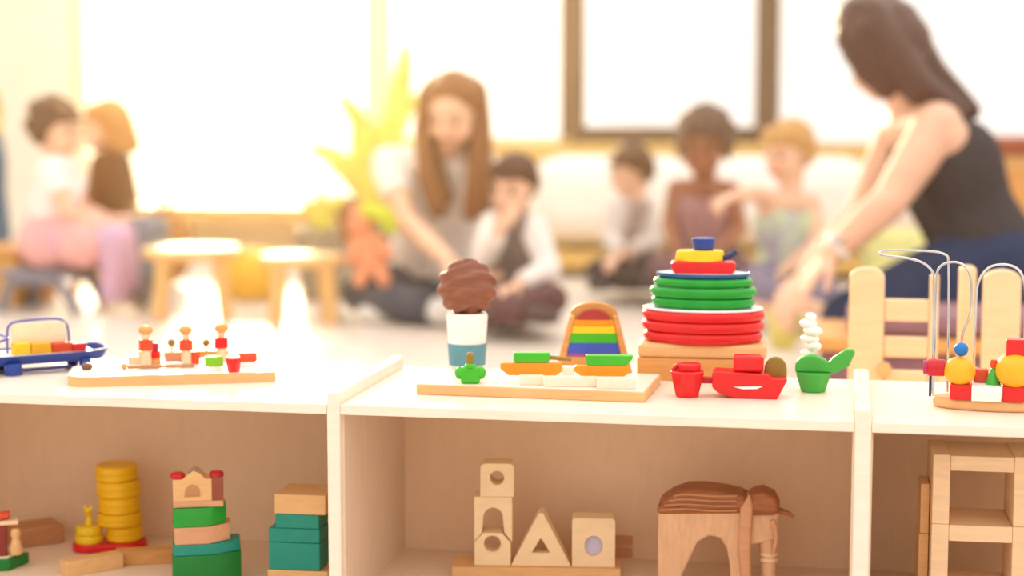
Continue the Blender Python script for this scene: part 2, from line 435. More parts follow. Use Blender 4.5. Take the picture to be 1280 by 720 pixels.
# pale blocks lying on the board
for (x, y, w, lab, h) in ((664, 481, 30, 'short pale wooden block under the orange boat with the olive stick', 11.5), (713, 483.5, 65, 'long pale wooden block at the middle of the wooden board', 12), (770, 486, 49, 'pale wooden block at the corner end of the wooden board', 13)):
    q, kk = ont(x, y)
    tag(MB(kk).box(-w / 2, w / 2, -2, 13, 0, h).build('pale_block', M['pale' if x < 670 else 'white'] if 0 else M['shelf_edge'], loc=q, rotz=facing(x), bevel=.8), lab, 'block', 'pale blocks on the wooden board')
boat('boat_piece', 'orange boat-shaped piece under the green slab with the olive stick', 664, 477, 78, 8.5, 'orange', 16, 'orange boat pieces', dep=13)
boat('boat_piece', 'orange boat-shaped piece under the pointed green slab', 752, 479, 70, 9.5, 'orange', 13, 'orange boat pieces', dep=13)
q, kk = ont(664, 477)
t = thing('green_slab', 'green slab with an olive stick, on top of an orange piece', 'block', q + V((0, 0, 24.7 * kk)), facing(664))
MB(kk).prism([(-21, 0), (20, 0), (23, 3), (23, 12.5), (-22, 12.5), (-22, 3)], -7, 7).build('slab', M['leaf'], t, bevel=1)
MB(kk).tube([(22, 0, 6), (50, 0, 3.5)], 2.6).build('stick', M['olive'], t)
q, kk = ont(760, 479)
tag(MB(kk).prism([(-26, 0), (22, 0), (30, 8), (31, 13), (-28, 13), (-27, 4)], -7, 7).build('green_slab', M['leaf'], loc=q + V((0, 0, 22.7 * kk)), rotz=facing(760), bevel=1), 'green slab with pointed end on the second orange boat piece', 'block')
q, kk = ont(710, 473)
tag(MB(kk).box(-7.5, 7.5, 4, 18, 0, 14).build('white_cube', M['white'], loc=q, rotz=facing(710), bevel=1.2), 'small white cube between the two orange boat pieces', 'block')

# ridged ball on a cup
p, k = at(584, 470, ZT)
t = thing('scoop_toy', 'brown ridged ball on a white cup with teal band', 'toy', p)
MB(k).lathe([(0, 0), (19, 0), (21, 2), (24, 50), (26, 76), (24, 80), (0, 80)]).build('cup', M['white'], t)
MB(k).lathe([(21.6, 15), (22.8, 15), (24.6, 42), (23, 42)]).build('band', M['tealband'], t)
b = MB(k); b.ball((0, 0, 111), (36, 33, 34), seg=64)
for v in b.bm.verts:
    d = (v.co - V((0, 0, 111))); n = d.normalized()
    a = math.atan2(n.y, n.x); e = math.asin(max(-1, min(1, n.z)))
    v.co = V((0, 0, 111)) + d * (1 + .07 * sin(11 * (e + .35 * cos(a - 2.4)) + 1.1 * sin(2 * a + .5) + .5 * sin(5 * a + 3 * e)))
b.build('scoop', mat('chocolate_scoop', (140, 84, 60), .6, amt=.12, scale=40, stretch=(1, 1, 4)), t, angle=180)

# rainbow stacker
p, k = at(742, 466, ZT)
t = thing('rainbow_toy', 'wooden arch toy with rainbow striped layers behind the board', 'toy', p, facing(742))
MB(k).prism([(-48, 0), (48, 0), (30, 72)] + arc(0, 72, 30, 20, 160, 10, 16) + [(-30, 72)], 8, 16).build('back_board', M['honey'], t, bevel=1.5)
for s_ in (-1, 1): MB(k).prism([(s_ * 48, 0), (s_ * 38, 0), (s_ * 23, 72), (s_ * 30, 72)], -4, 8).build('side_rail', M['honey'], t, bevel=1.5)
MB(k).box(-36, 36, -4, 8, 0, 21).build('base', M['honey'], t, bevel=1)
zz = 21
for (h, c) in ((4, 'purple'), (13, 'royal'), (12, 'leaf'), (9, 'yellow'), (8, 'orange')):
    w0 = 38 - zz * .21; w1 = 38 - (zz + h) * .21
    MB(k).prism([(-w0, zz), (w0, zz), (w1, zz + h), (-w1, zz + h)], -5, 7.8).build('layer', M[c], t, bevel=.8); zz += h
MB(k).prism([(-20, zz)] + [(20, zz)] + arc(0, zz, 20, 10, 170, 10, 13), -5, 7.8).build('dome', mat('dark_red', (168, 52, 44), .4), t, bevel=.8)

# stacking tower: base, rings, plates, boat
p, k = at(876, 477, ZT)
rz = facing(876) - R(2)
base = thing('stacker_block', 'two-step wooden base under the red and green stacking rings', 'base', p + V((0, .002, 0)), rz)
MB(k).box(-80, 78, 0, 66, 0, 28).build('lower_block', M['honey'], base, bevel=1.5)
MB(k).box(-79, 81, 1, 67, 28, 46).build('upper_block', M['beech'], base, bevel=5)
c0 = p + V((0, .002, 0)) + Matrix.Rotation(rz, 3, 'Z') @ V((0, 44 * k, 0))
kc = KZ(c0)
def disc(name, lab, grp, z0, h, r, c, rim, cat='ring', hole=0):
    q = c0 + V((0, 0, z0))
    n = 10
    prof = [(0, 0), (r - rim, 0)] + [(r - rim + rim * sin(pi * i / n), h / 2 - h / 2 * cos(pi * i / n)) for i in range(1, n)] + [(r - rim, h), (r - rim * 2.2, h * .93), (0, h * .93)]
    return tag(MB(kc).lathe(prof, seg=72, sy=.68).build(name, M[c], loc=q), lab, cat, grp)
z = 46.2 * k
for i, nm in enumerate(('lowest', 'middle', 'uppermost')):
    disc('stacking_ring', '%s of the three wide red stacking rings' % nm, 'red stacking rings', z, 13.2, (74, 76, 76)[i], 'red', 6.4); z += 13.2 * kc
disc('stacking_plate', 'white plate with thin rim between red and green rings', None, z, 3, 74.5, 'platewhite', 1.5, 'plate'); z += 3 * kc
for i, nm in enumerate(('lowest', 'middle', 'uppermost')):
    disc('stacking_ring', '%s of the three glossy green stacking rings' % nm, 'green stacking rings', z, (13, 12.5, 11)[i], (64, 66.5, 62)[i], 'green', 5.8); z += (13, 12.5, 11)[i] * kc
q = c0 + V((0, 0, z))
t = thing('stacking_plate', 'blue plate with painted white highlight inside its rim on top of the green rings', 'plate', q)
MB(kc).lathe([(0, 0), (54, 0), (58, 3), (58.5, 6), (57, 6.5), (54, 4), (0, 3.5)], seg=72, sy=.68).build('dish', M['plateblue'], t)
MB(kc).lathe([(54, 4.2), (55, 5.4), (56.5, 5.8), (57.6, 5.4)], seg=72, sy=.68).build('rim', M['platewhite'], t)  # white ring paints a highlight inside the blue rim
z += 3.7 * kc
q = c0 + V((0, 0, z))
t = thing('toy_boat', 'small red toy boat with yellow cabin and navy handle topping the ring tower', 'boat', q, facing(876))
MB(kc).prism([(-33, 0), (33, 0), (39, 5), (40, 14), (36, 16), (-38, 16), (-40, 13), (-38, 5)], -16, 16).build('hull', M['red'], t, bevel=3)
MB(kc).cyl(-4, 0, 16, 30, 31, 29, bev=2.5, sy=.55).build('cabin', M['yellow'], t)
MB(kc).tube([(24, -4, 20), (34, -6, 24), (40, -5, 29)], 3.6, smooth=1).build('handle', M['navy'], t)
q2 = q + V((0, 0, 30.2 * kc))
tag(MB(kc).lathe([(0, 0), (12, 0), (13, 2), (14.5, 13), (14, 14.5), (12, 15), (0, 14)]).build('cap_cup', M['blue'], loc=q2), 'small blue cup on the very top of the ring tower', 'cup')

# red cup, red boat, green bird
p, k = at(857, 499, ZT)
t = thing('toy_cup', 'red faceted toy cup with lid standing before the ring tower', 'cup', p + V((0, .02, 0)), facing(857))
MB(k).cyl(0, 0, 0, 33, 15, 23, seg=8, rot=(0, 0, R(22.5))).build('cup', M['red'], t, bevel=2)
MB(k).cyl(2, 4, 32, 42, 15, 15, bev=1.5).build('lid', M['red'], t)
MB(k).tube([(-18, 0, 32), (-14, 0, 39), (-4, 0, 41)], 3, smooth=2).build('handle', M['crimson'], t)
p, k = at(936, 499, ZT)
t = thing('tug_boat', 'red toy tug boat with red cab and olive funnel disc', 'boat', p + V((0, .02, 0)), facing(936))
hullp = [(-20, 0), (34, 0), (46, 24), (46, 26), (28, 26), (22, 31), (-44, 34), (-47, 30), (-47, 14), (-40, 7)]
MB(k).prism(hullp, -19, 19).build('hull', M['red'], t, bevel=3)
MB(k).prism([(-20, 15), (16, 16.5), (9, 13), (-9, 12.4)], -20.2, -18.5).build('hull_highlight', M['white'], t)  # white sliver painting a highlight on the hull side
MB(k).box(-21, 17, -12, 12, 32, 53).build('cab', M['red'], t, bevel=4)
MB(k).prism([(18, 24), (46, 24)] + arc(32, 34, 14, 0, 180, 14, 16), 4, 14).build('funnel', M['olive'], t, bevel=1.5)
MB(k).box(-62, -44, -5, 5, 16, 24).build('coupling', M['crimson'], t, bevel=2)
p, k = at(1016, 492, ZT)
t = thing('bird_toy', 'green toy bird with raised tail on a faceted cup body', 'toy', p + V((0, .018, 0)), facing(1016))
MB(k).cyl(0, 0, 0, 25, 16, 24, seg=8, rot=(0, 0, R(22.5))).build('body', M['grass'], t, bevel=1.5)
MB(k).prism([(-23, 25), (23, 25), (20, 34), (14, 42)] + arc(-3, 30, 20, 50, 170, 10, 17), -9, 9).build('head', M['grass'], t, bevel=2.5)
MB(k).prism([(8, 25), (27, 24), (44, 34), (51, 50), (50, 55), (40, 55), (24, 44)], -7, 7).build('tail', M['grass'], t, bevel=2.5)

# white knobbly figure
p, k = at(1012, 484, ZT)
t = thing('knob_figure', 'white knobbly stacked figure behind the green bird', 'toy', p)
prof = [(0, 0), (9, 0), (10, 4), (6, 10), (5, 16)]
MB(k).lathe(prof + [(4, 38)]).build('stem', M['chrome'] if 0 else mat('grey_white', (214, 208, 200), .4), t)
for i, (z, r, ox) in enumerate(((26, 9, -3), (36, 10, 4), (45, 12, -1), (55, 12, 3), (64, 11, -3), (72, 7, 0))):
    MB(k).ball((ox, -1 if i % 2 else 1, z + 16), (r, r * .9, 6.2)).build('knob', M['white'], t)

# bead maze
p, k = at(1222, 515, ZT)
t = thing('bead_maze', 'bead maze toy with orange apples, red cubes and bent wires on an oval base', 'toy', p + V((0, .0, 0)), facing(1222))
MB(k).prism([(x, y) for x, y in circ(20, 36, 76, 48, 34)], 0, 14, axis='z').build('oval_base', M['beech'], t, bevel=4)
def apple(x, y, z, s_):
    b = MB(k)
    prof = [(0, 3)] + [(s_ * (sin(a) * (1 + .06 * cos(a))), s_ * .98 - s_ * cos(a) * (1 - .16 * (1 if a > 2.4 else 0) * (a - 2.4) / .74)) for a in [pi * i / 18 for i in range(1, 18)]] + [(0, s_ * 1.72)]
    b.lathe([(r, z + w) for r, w in prof], x, y, 36)
    return b.build('apple', M['amber'], t, angle=180)
def cube(x, y, z0, z1, w, c): MB(k).box(x - w / 2, x + w / 2, y - w / 2, y + w / 2, z0, z1).build('cube', M[c], t, bevel=1.2)
cube(-21, 16, 14, 33, 27, 'red'); apple(-23, 16, 30, 19.5)
MB(k).ball((-22, 16, 76), 9).build('bead', M['sky'], t)
cube(10, 14, 14, 33, 36, 'white')
cube(43, 14, 14, 33, 27, 'red'); apple(44, 14, 30, 24); cube(44, 14, 71, 92, 23, 'red')
MB(k).cyl(-52, 22, 40, 62, 11, bev=2, rot=(0, pi / 2, 0)).build('disc', M['crimson'], t)
MB(k).cyl(-59, 22, 42, 60, 9, bev=1, rot=(0, pi / 2, 0)).build('disc', M['magenta'], t)
MB(k).tube([(-59, 22, 14), (-59, 22, 40)], 1.6).build('post', M['navy'], t)
MB(k).box(-6, 12, 26, 40, 33, 50).build('bead', M['brick'], t, bevel=2.5)
MB(k).lathe([(9, 33), (8.5, 38), (4, 52), (2.5, 54)], 18, 18).build('cone', M['grass'], t)
MB(k).lathe([(3.5, 54), (4.5, 58), (3.5, 64), (0, 65)], 18, 18).build('bead', M['brick'], t)
def wire(pts, c='chrome'): MB(k).tube(pts, 1.5, smooth=2, seg=10).build('wire', M[c], t)
wire([(-57, 40, 14), (-58, 40, 165), (-60, 40, 172), (-70, 40, 182), (-90, 40, 188), (-122, 40, 190), (-128, 44, 193), (-122, 50, 197), (-60, 60, 196), (-44, 60, 192), (-40, 60, 186), (-38, 60, 14)])
wire([(-55, 26, 14), (-55, 26, 168), (-52, 26, 178), (-44, 26, 184), (-28, 24, 186), (-16, 20, 178), (-11, 16, 160), (-11, 16, 120), (-22, 16, 96), (-22, 16, 68)], 'chrome')
wire([(-6, 40, 14), (-6, 40, 140), (-4, 38, 160), (6, 34, 178), (22, 30, 184), (40, 26, 182), (50, 22, 172), (54, 18, 150), (54, 14, 88)], 'chrome')
# ------------------------------------------------------------------ things inside the bays
def inb(x, y): return at(x, y, ZB)
# far end of the first bay: little cart and a board
q, k = inb(14, 712)
t = thing('toy_cart', 'dark red and green toy cart with a round wooden figure', 'toy', q + V((-.002, .01, 0)), facing(14))
MB(k).prism([(-60, -16), (-4, -16), (20, 18), (-60, 18)], 0, 15, axis='z').build('tray', M['deepgreen'], t, bevel=2)
MB(k).prism([(-56, -12), (-6, -12), (12, 14), (-56, 14)], 15, 17, axis='z').build('tray_top', M['cream'], t)
MB(k).box(-40, -6, -6, 8, 17, 56).build('body', mat('oxide_red', (140, 40, 34), .4), t, bevel=2)
MB(k).lathe([(0, 17), (7, 18), (8, 26), (6, 34), (4.5, 38), (6.5, 44), (5, 50), (0, 52)], 4, -4).build('figure', M['beech'], t)
MB(k).box(-44, 8, -8, 10, 56, 62).build('roof', M['pale'], t, bevel=1.5)
MB(k).box(-40, -2, -6, 8, 62, 70, rot=(0, R(-8), 0)).build('roof_ridge', M['brick'], t, bevel=2)
q, k = inb(46, 683)
tag(MB(k).box(-34, 28, 0, 46, 0, 24, rot=(0, 0, R(18))).build('wooden_block', M['walnut'], loc=q, rotz=facing(46), bevel=2), 'thick brown wooden block lying behind the dark red cart', 'block')

# yellow disc tower on its red base
q, k = inb(157, 691)
base = tag(MB(k).prism(arc(-44, 24, 21, 100, 290, 20) + arc(0, 26, 27, -110, 110, 30), 0, 11, axis='z').build('lobed_stand', M['red'], loc=q, rotz=facing(157), bevel=2.5), 'red double-lobed base under the yellow discs', 'base')
def at_base(x, y): return q + Matrix.Rotation(facing(157), 3, 'Z') @ V((x * k, y * k, 0))
z = 11
for (x, h, r, lab) in ((0, 20, 23, 'lowest'), (-5, 16, 28, 'second lowest'), (-5, 21, 26, 'middle'), (-6, 20, 27.5, 'second highest'), (-8, 19, 26, 'topmost')):
    n = 8
    b = MB(k)
    prof = [(0, 0), (r - 2, 0), (r, 2), (r, h * .45), (r - .9, h * .5), (r, h * .55), (r, h - 2), (r - 2, h), (0, h)]
    tag(b.lathe(prof, seg=48).build('yellow_disc', M['mustard'], loc=at_base(x - 1, 26) + V((0, 0, z * k)), angle=25), 'yellow wooden disc, %s in the tall tower of five' % lab, 'disc', 'yellow discs of the tall tower'); z += h + .2
z = 11
for lab, h, r in (('lower', 10.5, 17.5), ('upper', 10.5, 16.5)):
    tag(MB(k).cyl(0, 0, 0, h, r, bev=1.5).build('yellow_ring', M['yellow'], loc=at_base(-44, 22) + V((0, 0, z * k))), '%s of the two small yellow rings beside the tower' % lab, 'ring', 'small yellow rings'); z += h + .2
t = thing('peg_figure', 'little pale yellow twisted peg figure on the small rings', 'figure', at_base(-44, 22) + V((0, 0, z * k)))
MB(k).lathe([(0, 0), (4, 0), (4.6, 6), (3.2, 10), (4.8, 14), (0, 16)]).build('body', M['yellow'], t)
MB(k).ball((-1, 0, 19), (5.5, 4.5, 4.5)).build('head', M['yellow'], t)
for s_ in (-1, 1): MB(k).ball((-1 + s_ * 4, 0, 23), (2, 1.6, 2.4)).build('ear', M['yellow'], t)

q, k = inb(112, 719)
tag(MB(k).box(-38, 38, 2, 24, 0, 19, rot=(0, 0, R(24))).build('wooden_plank', M['beech'], loc=q + V((0, .008, 0)), rotz=facing(112), bevel=1), 'short wooden plank lying slantwise before the red base', 'plank')
q, k = inb(182, 706)
tag(MB(k).box(-36, 36, 0, 22, 0, 18).build('wooden_plank', M['honey'], loc=q, rotz=facing(182), bevel=1), 'wooden plank lying straight beside the green castle stack', 'plank')

# castle stack of hexagonal slices
q, k = inb(259, 735)
rz = facing(259)
def hexa(w, d, cut=.3): 
    return [(-w / 2, d * cut), (-w / 2 + w * .02, 0), (w * .12, -d * .0), (w / 2, d * .38), (w / 2, d), (-w / 2, d)]
z = 0
for (nm, lab, c, w, h, ox, d) in (('stacking_block', 'dark green faceted block at the foot of the castle stack', 'deepgreen', 86, 40, 0, 52),
                               ('stacking_block', 'teal green faceted block second from the foot of the castle stack', 'teal', 84, 14, 0, 52),
                               ('stacking_block', 'bare wooden faceted slice between two green ones of the castle stack', 'rose', 70, 22, -5, 48),
                               ('stacking_block', 'bright green faceted slice right under the castle', 'deepgreen', 66, 24, -8, 46)):
    tag(MB(k).prism(hexa(w, d), 0, h, axis='z').build(nm, M['green'] if 'bright' in lab else M[c], loc=q + Matrix.Rotation(rz, 3, 'Z') @ V((ox * k, 6 * k, z * k)), rotz=rz, bevel=1.5), lab, 'block', 'faceted slices of the castle stack'); z += h + .15
t = thing('toy_castle', 'small wooden castle block with dark red turret tops', 'toy', q + Matrix.Rotation(rz, 3, 'Z') @ V((-10 * k, 10 * k, z * k)), rz)
MB(k).box(-30, 32, 0, 38, 0, 8).build('base', M['rose'], t, bevel=1)
MB(k).prism([(-30, 8), (18, 8), (18, 36), (10, 36), (4, 43), (-4, 47), (-10, 43), (-18, 36), (-30, 36)], 0, 34, ).build('wall', M['beech'], t, bevel=1)
MB(k).box(18, 32, 0, 38, 8, 38).build('side_wall', mat('brown_red', (150, 74, 44), .5), t, bevel=1)
MB(k).prism([(-16, 14), (3, 14)] + arc(-6, 20, 9, 0, 180, 10), -1, 1).build('doorway', M['walnut'], t)
dr = mat('dark_red', (168, 52, 44), .4)
for x in (-24, 24): MB(k).lathe([(7, 36), (8.2, 38), (8, 42), (6, 44), (0, 44.5)], x, 8, 28, 1.1, .9).build('turret', M['crimson'], t)
MB(k).tube([(-10, 4, 44), (-4, 3, 49), (2, 3, 46)], 1.6, smooth=1).build('ornament', M['grey'], t)

# teal boxes beside the divider
q, k = inb(372, 733)
rz = facing(372)
z = 0
for (nm, lab, c, x0, x1, h, d) in (('wooden_plank', 'wooden plank under the teal boxes', 'beech', -40, 38, 19, 40),
                               ('teal_box', 'tall teal box at the bottom of the teal pile', 'teal', -38, 28, 35, 46),
                               ('teal_box', 'flat teal box in the middle of the teal pile', 'teal', -38, 28, 18, 46),
                               ('teal_box', 'narrow teal box under the bare wooden box', 'teal', -29, 27, 18, 46),
                               ('wooden_box', 'bare wooden box on top of the teal pile', 'beech', -30, 36, 25, 66)):
    tag(MB(k).box(x0, x1, 0, d, 0, h).build(nm, M[c], loc=q + V((0, .004, z * k)), rotz=R(2), bevel=1.5), lab, 'box' if 'box' in nm else 'plank', 'teal boxes in the pile' if nm == 'teal_box' else None); z += h + .15

# architectural blocks
q, k = inb(640, 724)
rz = facing(640) * .75
plank = tag(MB(k).box(-78, 134, -6, 50, 0, 13).build('wooden_plank', M['beech'], loc=q + V((0, .012, 0)), rotz=rz, bevel=1.2), 'long wooden plank carrying the blocks with holes', 'plank')
def onp(x): return q + V((0, .012, 0)) + Matrix.Rotation(rz, 3, 'Z') @ V(((x - 640) * k, 2 * k, 13.1 * k))
def blk(lab, x, z, outer, holes, dep=34, c='block', nm='hole_block', grp='natural blocks with holes', bev=1.2):
    return tag(MB(k).prism(outer, 0, dep, holes=holes).build(nm, M[c], loc=onp(x) + V((0, 0, z * k)), rotz=rz, bevel=bev), lab, 'block', grp)
blk('lowest block of the tall tower, rounded shoulders and a round hole', 613, 0, [(-23, 0), (23, 0), (23, 30), (12, 42), (-12, 42), (-23, 30)], [circ(0, 28, 10.5, 28)])
blk('arch block bridging the middle of the tall tower', 614, 30.3, [(-24, 0), (-14, 12)] + arc(0, 32, 12, 180, 0, 14) + [(14, 12), (24, 0), (24, 58), (-24, 58)], [])
blk('top block of the tall tower, rounded corners and a round hole', 619, 88.6, [(-21, 0), (21, 0)] + arc(15, 36, 6, 0, 90, 5) + arc(-15, 36, 6, 90, 180, 5), [circ(0, 24, 9, 28)])
blk('triangle block with a triangular hole', 674, 0, [(-38, 0), (38, 0), (3, 68), (-3, 68)], [[(-11, 17), (11, 17), (10, 20), (1, 35), (-1, 35), (-10, 20)]], nm='triangle_block', grp=None)
o = blk('upright square block with a pale lilac round window', 740, 0, [(-27, 0), (27, 0)] + arc(23, 58, 4, 0, 90, 4) + arc(-23, 58, 4, 90, 180, 4), [circ(0, 27, 11.5, 28, 13)], nm='window_block', grp=None)
MB(k).cyl(0, 0, -1, 1, 12, sy=1.12, rot=(pi / 2, 0, 0)).build('film_pane', M['lilac'], o).location = (0, 8 * k, 27 * k)
for (lab, zz_) in (('lower brown plank lying behind the elephant', 0), ('upper brown plank lying behind the elephant', 15.2)):
    q2, k2 = inb(800, 703)
    tag(MB(k2).box(-40, 60, -2, 26, 0, 15).build('brown_plank', M['rose'], loc=q2 + V((0, .02, zz_ * k2)), rotz=R(2), bevel=1.2), lab, 'plank', 'brown planks behind the elephant')

# wooden elephant
q, k = inb(893, 741)
t = thing('toy_elephant', 'wooden toy elephant with dark grained back and arched legs', 'elephant', q + V((0, .006, 0)), facing(893) - R(2))
body = [(-72, 0), (-45, 0), (-40, 22), (-30, 44), (-22, 62), (-8, 71), (6, 68), (14, 56), (18, 36), (20, 0), (44, 0), (44, 104), (-72, 104)]
MB(k).prism(body, 0, 50).build('body', M['elephant'], t, bevel=3)
back = [(-73, 96), (46, 101), (46, 116)] + [(30, 124), (8, 128), (-14, 130), (-36, 129), (-54, 122), (-66, 114), (-73, 106)]
b = MB(k).prism(back, -3, 53); b.build('back', M['eleback'], t, bevel=5)
for i in range(4):
    zz = 104 + i * 6.2
    MB(k).tube([(-70 + i * 6, -3.2, zz - 2), (-40, -3.8, zz + 1.5), (-5, -3.8, zz - .5), (26, -3.4, zz + 1)], 1.5, smooth=2).build('groove', M['walnut'], t)
head = [(30, 20), (38, 20), (44, 60), (58, 62), (74, 66), (78, 100), (76, 116), (66, 126), (50, 128), (38, 120), (30, 100)]
MB(k).prism(head, 4, 40).build('head', M['elephant'], t, bevel=4)
MB(k).prism([(34, 98), (76, 100)] + [(80, 110), (72, 124), (58, 130), (44, 127), (36, 116)], -4, 44).build('crown', M['eleback'], t, bevel=6)
MB(k).prism([(30, 108), (42, 128), (46, 112), (44, 60), (46, 0), (34, 0), (28, 60)], -8, 6).build('ear', M['rose'], t, bevel=4)
MB(k).tube([(60, 18, 96), (64, 16, 70), (66, 15, 46), (66, 15, 4)], 9, rr=(14, 8), smooth=2, seg=14).build('trunk', M['elephant'], t)
for zz in (40, 47): MB(k).torus((66, 15, zz), 9, 2.4).build('trunk_ring', M['pale'], t)
MB(k).tube([(74, 10, 104), (88, 8, 102), (97, 6, 97)], 4, rr=(5, 1.5), smooth=1).build('tusk', M['eleback'], t)
MB(k).tube([(70, -2, 94), (76, -4, 76), (72, -2, 52)], 3, rr=(3.5, 2.5), smooth=2).build('cheek_strap', M['rose'], t)

# open frame of wooden bars in the third bay
q, k = inb(1162, 770)
rz = R(1.5)
X = lambda x, y, z: q + Matrix.Rotation(rz, 3, 'Z') @ V((x * k, y * k, z * k))
def bar(lab, x0, x1, y0, y1, z0, z1, grp, c='pale'):
    o = MB(k).box(x0, x1, y0, y1, z0, z1).build('wooden_bar', M[c], rotz=rz, bevel=1.2); o.location = q
    o.location = X(0, 0, 0) + V((0, .006, 0)); tag(o, lab, 'block', grp)
CW = 98
zl = [(0, 34), (34.2, 116), (116.2, 204)]
for i, (a, b_) in enumerate(zl):
    w = ('lowest', 'middle', 'top')[i]
    bar('upright wooden bar near the divider, %s one of its column' % w, 0, 21, 0, 100, a, b_, 'upright bars of the open frame')
    bar('upright wooden bar in the far column of the open frame, %s one' % w, CW, CW + 60, 0, 100, a, b_, 'upright bars of the open frame')
for (a, b_, w) in ((14, 32, 'bottom'), (95, 115.5, 'middle'), (184, 203, 'top')):
    bar('%s wooden crossbar of the open frame' % w, 21.2, CW - .2, 0, 100, a, b_, 'crossbars of the open frame', 'pale')
for (x, y, z0, z1, lab) in ((-9, 30, 0, 96, 'thin upright wooden block leaning beside the open frame, lower'), (-8, 30, 96.2, 160, 'thin upright wooden block beside the open frame, upper one')):
    bar(lab, x - 4, -1, y, y + 50, z0, z1, 'thin blocks beside the frame', 'beech')

# ------------------------------------------------------------------ just behind the shelf: wooden rack
Yr = 2.62
def pr(x, y, Y=Yr): return PY(x, y, Y)
r0 = pr(1060, 400); k = KZ(r0)
o0 = V((r0.x, Yr, 0)); zf = r0.z / k
t = thing('wooden_rack', 'low pale wooden rack with rounded end panels and slats behind the shelf', 'rack', o0)
zt = (pr(1060, 334).z) / k
def panel(x0, x1, y0, y1, m='pale'):
    c, r = (x0 + x1) / 2, (x1 - x0) / 2
    MB(k).prism([(x0, 0), (x1, 0), (x1, zt - r * .6)] + arc(c, zt - r * .6, r, 0, 180, 14, r * .6)[1:-1] + [(x0, zt - r * .6)], y0, y1).build('end_panel', M[m], t, bevel=3)
panel(1, 44, 0, 16); panel(137, 158, 50, 66); panel(163, 208, 0, 16)
MB(k).box(99, 110, 2, 14, 0, zt - 8).build('post', M['pale'], t, bevel=2)
for (a, b_) in ((374, 402), (421, 447), (463, 490)):
    z1, z0 = pr(1100, a).z / k, pr(1100, b_).z / k
    MB(k).box(44, 99, 3, 13, z0, z1).build('slat', M['pale'], t, bevel=3)
z1, z0 = pr(1100, 463).z / k, pr(1100, 490).z / k
MB(k).box(110, 163, 3, 13, z0, z1).build('slat', M['pale'], t, bevel=3)
MB(k).box(137, 163, 10, 56, z0, z1).build('side_slat', M['pale'], t, bevel=3)
MB(k).cyl(0, 0, -12, 2, 9, bev=2, rot=(pi / 2, 0, 0)).build('knob', M['beech'], t).location = (45 * k, -3 * k, pr(1100, 456).z)
# ------------------------------------------------------------------ back of the room
def floor_at(x, Y): return V((PY(x, 300, Y).x, Y, 0))
def stool(lab, px0, px1, Y, ytop):
    a, b = PY(px0, ytop, Y), PY(px1, ytop, Y)
    c = (a + b) / 2; r = (b - a).length / 2; h = c.z
    t = thing('stool', lab, 'stool', (c.x, Y, 0), 0, 'round toddler stools')
    MB().cyl(0, 0, h - .032, h, r, bev=.008).build('seat', M['stool'], t)
    for i in range(4):
        an = pi / 4 + i * pi / 2 + .35
        MB().tube([(r * .76 * cos(an), r * .76 * sin(an), h - .03), (r * .92 * cos(an), r * .92 * sin(an), 0)], .018, rr=(.026, .022), seg=14).build('leg', M['stool'], t)
    return t
stool('round birch stool beside the two seated girls', 181, 299, 5.35, 309)
stool('round birch stool beside the squatting woman in the pale shirt', 328, 428, 5.3, 318)

# low bench under the bright window
a, b = PY(172, 262, 7.3), PY(430, 262, 7.3)
t = thing('low_bench', 'long low wooden bench under the bright window', 'bench', ((a.x + b.x) / 2, 7.3, 0))
L = (b.x - a.x) / 2 + .1; h = a.z + .02
MB().box(-L, L, -.02, .36, h - .06, h).build('bench_top', M['bench'], t, bevel=.01)
for x in (-L + .03, L - .07): MB().box(x, x + .04, 0, .34, 0, h - .06).build('leg', M['bench'], t, bevel=.005)
MB().box(-L + .07, L - .07, .3, .32, .04, h - .06).build('back_panel', M['creamframe'], t)
# white sofa
a, b = PY(650, 330, 6.85), PY(1330, 330, 6.85)
t = thing('sofa', 'long low white sofa with rounded cushions on a wooden base', 'sofa', ((a.x + b.x) / 2, 6.85, 0))
L = (b.x - a.x) / 2
MB().box(-L, L, 0, .8, .03, .1).build('base', M['sillwood'], t, bevel=.01)
ztop = PY(760, 196, 7.25).z
for i in range(3):
    x0 = -L + i * 2 * L / 3; x1 = x0 + 2 * L / 3
    MB().box(x0 + .004, x1 - .004, .06, .56, .1, ztop, rot=(R(-6), 0, 0)).build('cushion', M['sofa'], t, bevel=.13)
for x in (-L + .05, L - .09):
    for y in (.05, .7): MB().box(x, x + .04, y, y + .04, 0, .03).build('foot', M['sillwood'], t)
# low padded bench between the rack and the kneeling woman
a = PY(1012, 425, 3.6); zt_ = PY(1150, 396, 3.6).z
t = thing('padded_bench', 'low mauve padded bench with wooden frame between the rack and the kneeling woman', 'bench', (a.x, 3.6, 0))
MB().box(0, 1.3, -.005, .3, zt_ - .075, zt_ - .045).build('frame', M['honey'], t, bevel=.006)
MB().box(.075, 1.28, .01, .29, zt_ - .045, zt_).build('pad', M['rug'], t, bevel=.018)
MB().box(.02, 1.28, .02, .28, .04, zt_ - .075).build('base', M['rug'], t, bevel=.01)
for x in (.03, 1.2):
    for y in (.03, .22): MB().box(x, x + .045, y, y + .045, 0, .04).build('foot', M['honey'], t)
# wooden cupboard end by the window
a = PY(1262, 200, 6.2)
t = thing('low_cupboard', 'honey-colored low cupboard with red-brown top by the wide window', 'cupboard', (a.x + .28, 6.2, 0))
zc = PY(1260, 172, 6.2).z
MB().box(-.36, .5, 0, .4, .04, zc - .06).build('body', M['stool'], t, bevel=.008)
MB().box(-.40, .52, -.02, .42, zc - .06, zc).build('top', mat('redbrown_top', (158, 78, 44), .5), t, bevel=.01)
MB().box(-.33, .07, -.015, -.001, .08, zc - .1).build('door', M['honey'], t, bevel=.005)
MB().box(-.34, .48, .02, .38, 0, .04).build('plinth', M['honey'], t)
